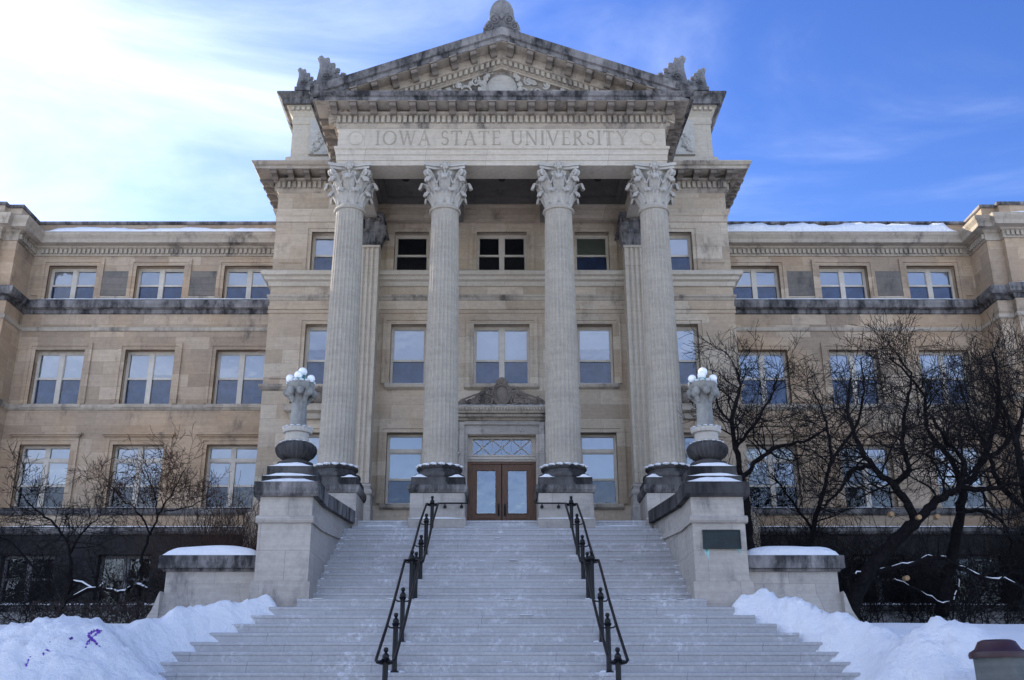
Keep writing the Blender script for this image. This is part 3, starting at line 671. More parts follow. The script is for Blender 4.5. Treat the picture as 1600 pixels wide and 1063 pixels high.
# acroteria
def acro_center():
    mb = MB(); out_ = []
    for i in range(21):
        a = math.pi*i/20; out_.append((-.33*math.cos(a)*(1 if .1 < a < 3 else 1), .48+.55*math.sin(a)**.9))
    poly = [(.50,.0-.10),(.50,.08),(.46,.20),(.40,.30),(.34,.36)]+[(-x, z) for x, z in out_]+[(-.34,.36),(-.40,.30),(-.46,.20),(-.50,.08),(-.50,-.10)]
    mb.xz(poly, -.08, .14)
    for s in (-1, 1):
        spiral(mb, s*.19, .36, .15, -.10, 1.5, R(90), -s, .035); spiral(mb, s*.36, .14, .13, -.10, 1.4, R(60), s, .03)
        for k, a in enumerate((100, 118, 138)): leafblob(mb, s*.04, .55, -.08, .42-.07*k, .07, R(a) if s < 0 else R(180-a), .05)
    leafblob(mb, 0, .55, -.08, .46, .09, R(90), .07); mb.xz([(-.08,.47),(0,.36),(.08,.47),(0,.58)], -.14, -.06)
    return mb
o = acro_center().obj('acroterion', M['darkcarved'], hall, True, (0,23.05,17.17))
def acro_side():
    mb = MB(); poly = [(-.36,0),(.75,-.02),(.75,.06),(.5,.16),(.3,.24),(.16,.34),(.08,.50),(-.04,.68),(-.18,.80),(-.32,.86),(-.34,.80),(-.30,.5),(-.36,.12)]
    mb.xz(poly, -.10, .12); mb.box(-.42, .5, -.14, .16, -.14, 0)
    spiral(mb, -.12, .2, .13, -.12, 1.4, 0, 1, .03); spiral(mb, .22, .10, .09, -.12, 1.3, 2, -1, .025)
    for k in range(4): leafblob(mb, -.2, .28, -.10, .5-.08*k, .06, R(98-22*k), .06)
    for k, (x, z) in enumerate([(-.30,.66),(-.16,.62),(-.02,.48),(.10,.34),(.26,.22),(.46,.13)]): leafblob(mb, x, z, -.06, .24-.015*k, .075, R(84-12*k), .07); mb.ball((x+.01, -.11, z-.02), .035, 8)
    return mb
ma = acro_side().mesh('acroterion', M['darkcarved'], True)
for (x, y, z, s) in ((-4.55,23.25,15.66,1),(4.55,23.25,15.66,-1),(-6.0,26.95,18.02,.82),(6.0,26.95,18.02,-.82)):
    o = bpy.data.objects.new('acroterion', ma); C.objects.link(o); o.parent = hall; o.location = (x,y,z); o.scale = (s, 1, abs(s))
# portico roof slopes
mb = MB()
for s in (-1, 1): mb.prism([(23.3,-.03),(27.6,-.03),(27.6,.05),(23.3,.05)], lambda p:(0,p[0],17.27+p[1]), lambda p:(s*5.0,p[0],17.27+p[1]-SLP*5.0))
mb.obj('portico_roof', M['copper'], hall)
# --- block entablature, attic
for s in (-1, 1):
    path = [(-6.65,YW),(-6.65,YB),(-PX-.03,YB)]
    if s > 0: path = [(-x, y) for x, y in reversed(path)]
    mb = MB(); mb.sweep(path, [(-.1,13.60),(0,13.60),(.02,13.60),(.02,13.78),(.04,13.80),(.09,13.93),(.10,13.99),(0,14.01),(0,14.56),(-.1,14.56)]); mb.obj('block_entablature', M['ashlar'], hall)
    mb = MB(); mb.sweep(path, [(o, z) for o, z in upp if o > -.5]+[(-.1,15.06),(-.1,14.562)])
    dentils(mb, s*(PX+.1), s*6.71, YB-.071) if s > 0 else dentils(mb, -6.71, -PX-.1, YB-.071)
    dentils(mb, YB, YW, s*6.721, along='y', out=s)
    mb.obj('bed_moulding', M['trim'], hall)
    mb = MB(); mb.sweep(path, [(-.6,15.062)]+crn[1:-1]+[(-.6,15.33)]); bc = mb.obj('block_cornice', M['trim'], hall)
    for i in range(5): modillion(bc, (s*(6.72-i*.48), YB-.192, 15.06))
    for i in range(5): modillion(bc, (s*6.842, YB+.15+i*.48, 15.06), R(-90) if s < 0 else R(90))
apath = [(-6.42,YW),(-6.42,27.32),(6.42,27.32),(6.42,YW)]
mb = MB(); mb.box(-6.42, 6.42, 27.32, YW+3, 15.0, 17.3)
mb.sweep(apath, [(0,15.3),(.12,15.3),(.12,15.78),(.05,15.84),(0,15.86)]); mb.obj('attic', M['smooth'], hall)
mb = MB(); mb.sweep(apath, [(-.3,17.0),(.02,17.0),(.04,17.10),(.02,17.12),(.02,17.24),(.10,17.36),(.12,17.40),(.12,17.52),(.20,17.56),(-.3,17.56)])
dentils(mb, -6.5, 6.5, 27.32-.121, 17.41, 17.51, .16); mb.obj('attic_bed_moulding', M['smooth'], hall)
mb = MB(); mb.sweep(apath, [(-.3,17.562),(.30,17.562),(.32,17.70),(.46,17.84),(.46,17.90),(-.3,17.92)]); mb.box(-6.15, 6.15, 27.6, YW+3, 17.5, 17.88); mb.obj('attic_cornice', M['coping'], hall)
for s in (-1, 1):
    mb = MB(); xc = s*5.25; mb.box(xc-.62, xc+.62, 27.22, 27.34, 15.9, 17.1)
    mb.tube([(xc-s*.15+.17*math.cos(R(a*15)), 27.2, 16.92+.17*math.sin(R(a*15))) for a in range(25)], .035, 6); mb.ball((xc-s*.15, 27.2, 16.92), .12, 14, 1, .3, 1)
    for q in range(46):
        u = rr_.random(); side = rr_.choice((-1, 1)); x = xc+side*(.18+.26*(1-u))+rr_.uniform(-.09,.09); z = 15.98+u*.8
        leafblob(mb, x, z, 27.2, rr_.uniform(.08,.16), .045, rr_.uniform(0, 6.28), .06)
    mb.obj('attic_relief_panel', M['carved'], hall, True)

# --- columns
def column_parts():
    H = 6.83; n = 24; per = 8; sh = MB(); vs = []; lev = [0,.03,.08,.3,1.4,2.6,3.8,5,6.0,6.55,6.68,6.73]
    for z in lev:
        u = z/6.83; r = .425-.072*u**1.6; fl = min(1, max(0, (z-.03)/.15))*min(1, max(0, (6.70-z)/.10))
        for i in range(n*per):
            a = 2*math.pi*(i+.5)/(n*per); f = (i % per)/per; dip = .032*fl*math.sin(math.pi*(f-.12)/.76) if .12 < f < .88 else 0
            vs.append(((r-dip)*math.cos(a), (r-dip)*math.sin(a), z))
    k = n*per; sh.add(vs, [(j*k+i, j*k+(i+1)%k, (j+1)*k+(i+1)%k, (j+1)*k+i) for j in range(len(lev)-1) for i in range(k)])
    sh.lathe([(.345,6.72),(.36,6.74),(.40,6.75),(.415,6.78),(.40,6.82),(.37,6.84),(.35,6.86)], n=40)
    sh.lathe([(.423,-.06),(.44,-.055),(.45,-.02),(.44,.015),(.42,.03)], n=40)
    ba = MB(); ba.box(-.62, .62, -.62, .62, 0, .18)
    ba.lathe([(.58,.18),(.61,.21),(.62,.26),(.605,.31),(.56,.33),(.53,.335),(.50,.37),(.495,.41),(.52,.43),(.535,.44),(.55,.475),(.535,.51),(.49,.53),(.44,.535)], n=48)
    return sh, ba
def leaf3(mb, ang, z0, h, r0, r1, w_, curl):
    nu, nv = 7, 9; vs = []
    for j in range(nv):
        v = j/(nv-1)
        if v < .72: rr = r0+(r1-r0)*(v/.72)**2.0; zz = z0+h*v/.72*.92
        else:
            a = (v-.72)/.28*math.pi*1.15; rr = r1+curl*(1-math.cos(a))/1.2; zz = z0+h*.92+curl*.8*math.sin(a)
        ww = w_*(.72+.45*math.sin(math.pi*min(1, v*1.05)))*(1+.10*math.cos(v*22))*(1 if v < .75 else 1-.5*(v-.75)/.25)
        for i in range(nu):
            u = i/(nu-1)*2-1; rib = .022*abs(math.cos(u*math.pi*1.5))*(1-abs(u)*.3)
            a2 = ang+u*ww/2/max(r0, .3); q = rr+rib-.03*u*u
            vs.append((q*math.cos(a2), q*math.sin(a2), zz))
    k = len(vs); cen = []
    for (x, y, z) in vs:
        l = math.hypot(x, y); cen.append((x*(1-.03/l), y*(1-.03/l), z-.018))
    fs = [(j*nu+i, j*nu+i+1, (j+1)*nu+i+1, (j+1)*nu+i) for j in range(nv-1) for i in range(nu-1)]
    fs += [tuple(k+q for q in reversed(f)) for f in fs]
    for j in range(nv-1): fs += [(j*nu, (j+1)*nu, k+(j+1)*nu, k+j*nu), (j*nu+nu-1, k+j*nu+nu-1, k+(j+1)*nu+nu-1, (j+1)*nu+nu-1)]
    for i in range(nu-1): fs.append(((nv-1)*nu+i, (nv-1)*nu+i+1, k+(nv-1)*nu+i+1, k+(nv-1)*nu+i))
    mb.add(vs+cen, fs)
def capital():
    mb = MB(); mb.lathe([(.33,0),(.30,.15),(.29,.6),(.34,.85),(.42,.97)], n=32)
    for i in range(8): leaf3(mb, i*math.pi/4+math.pi/8, .0, .36, .34, .46, .235, .085)
    for i in range(8): leaf3(mb, i*math.pi/4, .10, .60, .34, .52, .205, .115)
    # abacus with concave sides
    poly = []
    for q in range(4):
        a = q*math.pi/2
        for u in [-1+2*i/10 for i in range(10)]:
            x = .53*u; y = -(.555-.115*(1-u*u))
            poly.append((x*math.cos(a)-y*math.sin(a), x*math.sin(a)+y*math.cos(a)))
    mb.prism([(x*.94, y*.94) for x, y in poly], lambda p:(p[0],p[1],.97), lambda p:(p[0],p[1],1.035))
    mb.prism([(x*1.03, y*1.03) for x, y in poly], lambda p:(p[0],p[1],1.04), lambda p:(p[0],p[1],1.12))
    for q in range(4):
        a = q*math.pi/2+math.pi/4; ca, sa = math.cos(a), math.sin(a)
        # corner volute: band rising from behind the leaves and curling under the corner
        pts = []; rr = []
        for i in range(9): u = i/8; pts.append((.38+.30*u**1.5, .50+.42*math.sin(u*1.5)))
        cx, cz = .60, .86
        for i in range(1, 16): u = i/15; an = R(60)-u*2*math.pi*1.25; r = .10*(1-.75*u); pts.append((cx+r*math.cos(an), cz+r*math.sin(an)))
        for off in (-.045, .045): mb.tube([(p[0]*ca-off*sa, p[0]*sa+off*ca, p[1]) for p in pts], [.05-.026*i/len(pts) for i in range(len(pts))], 6)
        # inner helices and the flower of each face
        b_ = q*math.pi/2; cb, sb = math.cos(b_), math.sin(b_)
        def fc(x, y, z): return (x*cb-y*sb, x*sb+y*cb, z)
        for s in (-1, 1):
            sp = [(s*(.22-.10*math.sin(i/8*1.5)), -.42-.02*i/8, .55+.32*i/8) for i in range(9)]
            for i in range(1, 13): u = i/12; an = R(90)+s*R(-0)-s*(-1)*u*2*math.pi*1.1; r = .075*(1-.7*u); sp.append((s*.13+r*math.cos(an)*1, -.455, .86+r*math.sin(an)-.02))
            mb.tube([fc(*p) for p in sp], .026, 5)
        c0 = fc(0, -.47, 1.06); mb.ball(c0, .085, 10, 1, 1, 1.1)
        for i in range(7): an = i*2*math.pi/7; mb.ball(fc(.085*math.cos(an), -.49, 1.06+.085*math.sin(an)), .045, 8)
        mb.tube([fc(0,-.38,.55), fc(0,-.42,.8), fc(0,-.46,1.0)], [.03,.03,.04], 6)
    return mb
sh, ba = column_parts(); cp = capital()
PB = 4.96
def pedestal_mb():
    mb = MB(); mb.box(-.66, .66, -.66, .66, ZT-PB-.01, -.80); mb.yz([(-.66,-.80),(.66,-.80),(.63,-.76),(-.63,-.76)], -.645, .645)
    mb.box(-.63, .63, -.63, .63, -.765, -.20); 
    return mb
col = None
for i, x in enumerate((-3.97, -1.48, 1.48, 3.97)):
    if i == 0:
        col = bpy.data.objects.new('column', sh.mesh('column', M['column'], True)); C.objects.link(col); col.parent = hall; col.location = (x, 24.0, PB+.535)
        b0 = ba.obj('column_base', M['black'], col, True, (0,0,-.535)); c0 = cp.obj('capital', M['carved'], col, True, (0,0,6.85))
        p0 = pedestal_mb().obj('pedestal', M['base'], col, False, (0,0,-.535))
        mb = MB(); mb.sweep([(-.63,.63),(-.63,-.63),(.63,-.63),(.63,.63)], [(0,-.205),(.03,-.19),(.06,-.12),(.06,-.02),(0,-.003)]); mb.box(-.63,.63,-.63,.63,-.2,-.004)
        mb.obj('pedestal_cap', M['coping'], col, False, (0,0,-.535))
    else: dup(col, hall, (x, 24.0, PB+.535))
    for q in range(7):
        a = R(200+q*20); clump(SNOWB, (x+.53*math.cos(a), 24+.53*math.sin(a), PB+.50), .05, q+i*9)
    for q in range(8): 
        a = R(190+q*22); SNOWB.ball((x+.51*math.cos(a), 24+.51*math.sin(a), PB+.52), .07, 8, 1.3, 1, .45)
    for s in (-1, 1):
        lump(SNOWB, x+(.25 if s > 0 else -.62), x+(.62 if s > 0 else -.25), 23.36, 23.60, PB+.17, .09, i*3+s, n=5)
    lump(SNOWB, x-.66, x+.66, 23.33, 23.40, PB-.80, .035, i)
# --- rear pilasters
def pilaster(s):
    x0, x1 = sorted((s*3.52, s*4.42)); yf = 26.72; o = MB(); n = 6
    w_ = (x1-x0); prof = []
    pts = [(x0,yf)]
    for i in range(n):
        a = x0+.05+(w_-.1)*i/n; b_ = x0+.05+(w_-.1)*(i+1)/n; e = .018
        pts += [(a+e,yf)]+[(a+e+(b_-a-2*e)*u, yf+.045*math.sin(math.pi*u)) for u in (.2,.4,.6,.8)]+[(b_-e,yf)]
    pts += [(x1,yf),(x1,YB+.05),(x0,YB+.05)]
    o.prism(pts, lambda p:(p[0],p[1],PB+.75), lambda p:(p[0],p[1],12.55)); o.box(x0-.03, x1+.03, yf-.03, YB, 12.55, 12.62)
    po = o.obj('pilaster', M['smooth'], hall)
    b = MB(); pp = [(x0,YB),(x0,yf),(x1,yf),(x1,YB)]
    b.sweep(pp, [(-.1,ZF-.05),(.09,ZF-.05),(.09,PB+.1),(.07,PB+.14),(.07,PB+.42),(.10,PB+.44),(.11,PB+.50),(.09,PB+.55),(.05,PB+.58),(.05,PB+.62),(.07,PB+.66),(.05,PB+.72),(-.1,PB+.751)])
    b.obj('pilaster_base', M['base'], po)
    c_ = MB(); cx = (x0+x1)/2
    c_.box(x0+.02, x1-.02, yf+.02, YB, 12.62, 13.62); c_.box(x0-.12, x1+.12, yf-.16, YB, 13.50, 13.62)
    lf = MB()
    for j, (h, z, xs_) in enumerate(((.40,0,(-.33,0,.33)),(.68,.08,(-.17,.17)),(.55,.1,(-.44,.44)))):
        for x in xs_:
            k = MB(); leaf3(k, -math.pi/2, z, h, .36, .46, .28, .08)
            c_.add([(cx+x+p[0], yf+.34+p[1], 12.62+p[2]) for p in k.v], k.f)
    for q in (-1, 1):
        for (yy, dx) in ((yf, 1), (yf+.3, 1)):
            k = MB(); leaf3(k, 0 if q > 0 else math.pi, 0, .42, .36, .46, .28, .08); c_.add([(cx+q*.09+p[0], yy+.12+p[1], 12.62+p[2]) for p in k.v], k.f)
        spiral(c_, cx+q*.42, 13.38, .13, yf-.08, 1.5, R(90), -q, .035)
    c_.ball((cx, yf-.14, 13.54), .09, 10)
    c_.obj('pilaster_capital', M['darkcarved'], po, True)
for s in (-1, 1): pilaster(s)
# --- portico ceiling with beams and coffers
mb = MB(); mb.box(-4.2, 4.2, 24.35, 27.2, 14.16, 14.3)
mf = MB(); mf.sweep([(-4.3,26.95),(4.3,26.95)], [(-.3,13.56),(0,13.56),(0,13.70),(.03,13.705),(.03,13.86),(.06,13.865),(.06,13.92),(.11,13.96),(.13,14.03),(.02,14.05),(.02,14.15),(-.3,14.155)]); mf.obj('rear_frieze', M['ashlar'], hall)
for x in (-1.48, 1.48): mb.box(x-.36, x+.36, 24.33, 26.95, 13.47, 14.2)
for s in (-1, 1): x0, x1 = sorted((s*3.62, s*4.30)); mb.box(x0, x1, 24.33, 26.95, 13.47, 14.2)
for (a, b_) in ((-3.62,-1.84),(-1.12,1.12),(1.84,3.62)):
    for q, dz in ((.14,.17),(.30,.09)):
        z1 = 14.165; mb.box(a, b_, 24.35, 24.35+q, z1-dz, z1); mb.box(a, b_, 26.93-q, 26.93, z1-dz, z1); mb.box(a, a+q, 24.35+q, 26.93-q, z1-dz, z1); mb.box(b_-q, b_, 24.35+q, 26.93-q, z1-dz, z1)
ce = mb.obj('portico_ceiling', M['ceiling'], hall)
for x in (-2.7, 0, 2.7):
    mb = MB(); mb.lathe([(.0,-.06),(.09,-.06),(.12,0),(.12,.05)], (x,25.5,14.12), 16); mb.obj('ceiling_fixture', M['iron'], ce, True)

# --- doorway
DZ1 = 6.36; dy = YB+.20
mb = MB()
for s in (-1, 1): mb.box(*sorted((s*.93, s*.83)), dy-.03, dy+.16, ZF-.1, DZ1); 
mb.box(-.93, .93, dy-.03, dy+.16, DZ1, DZ1+.07)
mb.obj('door_frame', M['oak'], hall)
for s in (-1, 1):
    D = MB(); a, b_ = sorted((s*.012, s*.83)); z0 = ZF
    ga, gb, gz0, gz1 = a+.16, b_-.16, z0+.86, DZ1-.17
    D.box(a, ga, dy, dy+.07, z0, DZ1); D.box(gb, b_, dy, dy+.07, z0, DZ1); D.box(ga, gb, dy, dy+.07, gz1, DZ1); D.box(ga, gb, dy, dy+.07, gz0-.14, gz0)
    D.box(ga, gb, dy+.025, dy+.06, z0+.22, gz0-.14); D.box(ga, gb, dy, dy+.07, z0, z0+.22)
    D.box(ga+.06, gb-.06, dy+.012, dy+.03, z0+.28, gz0-.20)
    for e in (0,): D.box(ga-.03, ga, dy-.012, dy, gz0-.03, gz1+.03); D.box(gb, gb+.03, dy-.012, dy, gz0-.03, gz1+.03); D.box(ga, gb, dy-.012, dy, gz1, gz1+.03); D.box(ga, gb, dy-.012, dy, gz0-.03, gz0)
    do = D.obj('door', M['oak'], hall)
    P = MB(); P.add([(ga,dy+.03,gz0),(gb,dy+.03,gz0),(gb,dy+.03,gz1),(ga,dy+.03,gz1)], [(0,1,2,3)]); P.obj('pane', M['glass'], do)
    P = MB(); P.add([(ga,dy+.09,gz0),(gb,dy+.09,gz0),(gb,dy+.09,gz1),(ga,dy+.09,gz1)], [(0,1,2,3)]); P.obj('dark_room_sheet', M['screen'], do)
    P = MB(); hx = s*.085
    P.box(hx-.025, hx+.025, dy-.012, dy, z0+.78, z0+1.12); P.tube([(hx,dy-.01,z0+1.06),(hx,dy-.07,z0+1.05),(hx,dy-.07,z0+.84),(hx,dy-.01,z0+.83)], .013, 8); P.obj('handle', M['iron'], do, True)
# transom window with crossed tracery
F = MB(); za, zb = 6.60, 7.06
F.box(-.93, .93, dy-.06, dy+.1, DZ1+.07, za); F.box(-.93, -.80, dy-.04, dy+.1, za, zb+.10); F.box(.80, .93, dy-.04, dy+.1, za, zb+.10); F.box(-.80, .80, dy-.04, dy+.1, zb, zb+.10)
F.box(-.93, .93, dy-.10, dy-.058, DZ1+.12, DZ1+.20); F.box(-.93, .93, dy-.12, dy-.058, za-.04, za)
for k in range(3):
    a = -.8+k*1.6/3; b_ = a+1.6/3
    F.tube([(a,dy,za),(b_,dy,zb)], .011, 5); F.tube([(a,dy+.005,zb),(b_,dy+.005,za)], .011, 5); F.tube([(a,dy,za),(a,dy,zb)], .011, 5); F.tube([((a+b_)/2,dy+.004,za),((a+b_)/2,dy+.004,zb)], .009, 5)
fo = F.obj('transom_window', M['frame'], hall)
P = MB(); P.add([(-.8,dy+.03,za),(.8,dy+.03,za),(.8,dy+.03,zb),(-.8,dy+.03,zb)], [(0,1,2,3)]); P.obj('pane', M['glass'], fo)
P = MB(); P.add([(-.8,dy+.09,za),(.8,dy+.09,za),(.8,dy+.09,zb),(-.8,dy+.09,zb)], [(0,1,2,3)]); P.obj('dark_room_sheet', M['screen'], fo)
# stone door surround with rosettes, frieze and brackets
S = MB()
for s in (-1, 1):
    S.box(*sorted((s*.93, s*1.02)), YB-.05, YB+.06, ZF, 7.40); S.box(*sorted((s*1.02, s*1.16)), YB-.11, YB+.05, ZF, 7.48); S.box(*sorted((s*1.16, s*1.27)), YB-.06, YB+.05, ZF, 7.5)
S.box(-.93, .93, YB-.05, YB+.06, 7.14, 7.40); S.box(-1.02, 1.02, YB-.11, YB+.05, 7.401, 7.5)
for z in (4.9, 5.5, 6.1, 6.7, 7.3):
    for s in (-1, 1): S.lathe([(.001,0),(.03,.02),(.055,.012),(.06,0)], n=14); S.v[-56:] = [(s*1.09+v[0], YB-.11-v[2], z+v[1]) for v in S.v[-56:]]
for x in (-.55, 0, .55): S.lathe([(.001,0),(.03,.02),(.055,.012),(.06,0)], n=14); S.v[-56:] = [(x+v[0], YB-.05-v[2], 7.27+v[1]) for v in S.v[-56:]]
so_ = S.obj('door_surround', M['base'], hall)
K = MB(); kp = [(-1.22,YB),(-1.22,YB-.1),(1.22,YB-.1),(1.22,YB)]
K.sweep(kp, [(0,7.5),(.05,7.52),(.06,7.56),(.10,7.58),(.10,7.66),(.22,7.68),(.24,7.74),(.28,7.82),(.28,7.86),(0,7.90)])
dentils(K, -1.28, 1.28, YB-.199, 7.585, 7.655, .075)
for i in range(35): K.ball((-1.36+i*.08, YB-.37, 7.77), .035, 7, .8, .7, 1.2)
K.obj('door_cornice', M['trim'], so_)
lump(SNOWB, -1.4, 1.4, YB-.37, YB-.1, 7.875, .03, 21)
B = MB()
for s in (-1, 1):
    B.box(*sorted((s*1.18, s*1.32)), YB-.12, YB, 6.5, 7.5); spiral(B, s*1.25, 6.62, .09, YB-.14, 1.4, 0, s, .03); spiral(B, s*1.25, 7.3, .07, YB-.16, 1.4, 0, s, .025)
B.obj('door_bracket', M['carved'], so_)
# carved cresting: cartouche with scrolls over a door hood
def crest():
    K = MB(); y = 0
    for q in range(2):
        rx, rz = (.24,.30) if q == 0 else (.19,.25)
        K.tube([(rx*math.cos(R(a*10))*(1+.1*math.sin(R(a*10))), y-.02*q, .36+rz*math.sin(R(a*10))) for a in range(37)], .035-.012*q, 7)
    K.ball((0,.02,.36), .2, 16, 1, .25, 1.25)
    leafblob(K, 0, .64, y-.03, .20, .10, R(90), .06)
    for s in (-1, 1): 
        leafblob(K, s*.05, .62, y-.03, .16, .06, R(90-s*35), .05)
        for k, (x, z, r, a) in enumerate([(.34,.42,.13,200),(.36,.16,.13,20),(.60,.20,.15,120),(.86,.13,.12,120),(1.08,.10,.095,120),(.52,.38,.07,0)]):
            spiral(K, s*x, z, r, y, 1.7, R(a) if s > 0 else R(180-a), s*(1 if k % 2 else -1), .03)
            for q in range(3): leafblob(K, s*x+rr_.uniform(-.12,.12), z+rr_.uniform(-.1,.08), y, .13, .045, rr_.uniform(0,6.28), .05)
        K.tube([(s*.2,y,.55),(s*.34,y,.56),(s*.46,y,.47),(s*.6,y,.38),(s*.75,y,.33),(s*.95,y,.25),(s*1.12,y,.19)], .022, 6)
    K.box(-1.15, 1.15, -.01, .08, -.02, .04)
    return K
cm = crest().mesh('carved_cresting', M['modillion'], True)
for (x, yy, z, sc) in ((0,YB-.16,7.90,1.0),(-5.07,YB-.12,7.98,.62),(5.07,YB-.12,7.98,.62)):
    o = bpy.data.objects.new('carved_cresting', cm); C.objects.link(o); o.parent = hall; o.location = (x,yy,z); o.scale = (sc,1,sc)
for s in (-1, 1):
    K = MB(); K.sweep([(s*5.07-.72,YB),(s*5.07-.72,YB-.06),(s*5.07+.72,YB-.06),(s*5.07+.72,YB)], [(0,7.56),(.04,7.58),(.05,7.72),(.18,7.78),(.20,7.90),(.22,7.95),(0,7.98)]); K.obj('window_hood', M['trim'], hall)
    lump(SNOWB, s*2.64-.62, s*2.64+.62, YB-.1, YB, 8.588, .012, 2+s)

# ================================================================ cheek walls, low walls, plaque
def cheek(s):
    root = thing('cheek_wall', 'sloping stone cheek wall on the left of the stairs, its coping capped with snow' if s < 0 else 'sloping stone cheek wall on the right of the stairs, bearing a dark bronze plaque', 'wall', (s*3.93,21,ZL))
    O = (-s*3.93, -21, -ZL)
    xi, xo = 3.46, 4.42; yf, yb = 18.62, 23.42; zf, zb = 3.72, 4.06
    f = lambda mb, nm, mt: mb.obj(nm, M[mt], root, False, O)
    X = lambda a, b_: sorted((s*a, s*b_))
    mb = MB(); prof = [(yf,.9),(yb,.9),(yb,zb),(20.0,3.80),(yf+.01,zf),(yf,zf-.01)]
    mb.yz([(yf,.9),(yb,.9),(yb,zb-.002),(19.65,zf+.0),(yf,zf)], *X(xi, xo)); f(mb, 'wall', 'base')
    mb = MB(); mb.yz([(yf-.06,.9),(yb,.9),(yb,2.2),(yf-.06,2.2)], *X(xi-.05, xo+.05)); f(mb, 'wall_base', 'base')
    mb = MB(); mb.yz([(yf-.04,3.24),(yf-.07,3.28),(yf-.07,3.33),(yf-.02,3.37),(19.65,3.37),(yb,3.70),(yb,3.60),(19.65,3.26)], *X(xi-.045, xo+.045)); f(mb, 'band_moulding', 'base')
    mb = MB(); mb.yz([(yf-.08,zf),(yf-.12,zf+.05),(yf-.12,zf+.26),(19.65,zf+.26),(yb,zb+.28),(yb,zb),(19.65,zf)], *X(xi-.11, xo+.11)); f(mb, 'coping', 'black' if s > 0 else 'coping')
    # stepped plinth blocks of the lamp
    mb = MB(); yc = 19.12; xc = s*3.93; zt = zf+.262
    mb.box(xc-.50, xc+.50, yc-.50, yc+.55, zt, zt+.13); mb.box(xc-.43, xc+.43, yc-.43, yc+.5, zt+.13, zt+.33); f(mb, 'lamp_plinth', 'black')
    for (a, z, h, r) in ((.57,zt,.09,.16),(.49,zt+.13,.06,.09),(.42,zt+.33,.07,.1)):
        lump(SNOWB, xc-a, xc+a, yc-a-(.0 if a<.55 else -.02), yc-a+r, z, h, a*10+s, n=8)
    # snow sliding down the inner side and lying along the coping
    a, b_ = X(3.37, 3.9)
    for i in range(9): y = 19.7+i*.42; zz = zf+.26+(y-19.65)/(yb-19.65)*(zb+.28-zf-.26); lump(SNOWB, a, b_, y, y+.44, zz-.02, .13, i+s, n=4, edge=0)
    for i in range(16):
        q = i/15; y = 18.7+q*4; st = max(0, math.floor((y-19.0)/.32)+1); zz = ZL+min(12, st)*.16; clump(SNOWB, (s*(3.42-.02*(i % 3)), y, zz+.01), .05, i*5+int(s))
    return root
for s in (-1, 1): cheek(s)
pq = thing('bronze_plaque', 'dark green bronze plaque with raised lettering on the right cheek wall', 'plaque', (3.97,18.61,2.77))
mb = MB(); mb.box(-.34, .34, -.03, .0, 0, .34); mb.box(-.34, .34, -.045, -.03, 0, .022); mb.box(-.34, .34, -.045, -.03, .318, .34); mb.box(-.34, -.318, -.045, -.03, .022, .318); mb.box(.318, .34, -.045, -.03, .022, .318); mb.obj('plaque_panel', M['bronze'], pq)
def textmesh(body, x0, x1, z0, y, mat, parent, h):
    cu = bpy.data.curves.new('lettering', 'FONT'); cu.body = body; cu.extrude = .004; to = bpy.data.objects.new('tmp', cu); C.objects.link(to)
    me = bpy.data.meshes.new_from_object(to.evaluated_get(bpy.context.evaluated_depsgraph_get())); bpy.data.objects.remove(to)
    xs_ = [v.co.x for v in me.vertices]; zs = [v.co.y for v in me.vertices]; a, b_ = min(xs_), max(xs_); c_, d = min(zs), max(zs)
    for v in me.vertices: v.co = ((x0+(v.co.x-a)/(b_-a)*(x1-x0)), y-v.co.z, z0+(v.co.y-c_)/(d-c_)*h)
    me.materials.clear(); me.materials.append(mat); o = bpy.data.objects.new('lettering', me); C.objects.link(o); o.parent = parent; return o
textmesh('BEARDSHEAR', -.27, .27, .20, -.031, M['bronze_letter'], pq, .075); textmesh('HALL', -.11, .11, .09, -.031, M['bronze_letter'], pq, .07)
mb = MB(); rs = random.Random(2)
for i in range(3): x = 3.97+(-.3,-.26,.3)[i]; mb.xz([(x-.03,2.77),(x+.035,2.77),(x+.02,2.77-.07),(x,2.77-(.12,.2,.09)[i])], 18.6215, 18.6175)
mb.obj('verdigris_streak', M['streak'], bpy.data.objects['cheek_wall.001'] if 'cheek_wall.001' in bpy.data.objects else None, False, (-3.93,-21,-ZL))

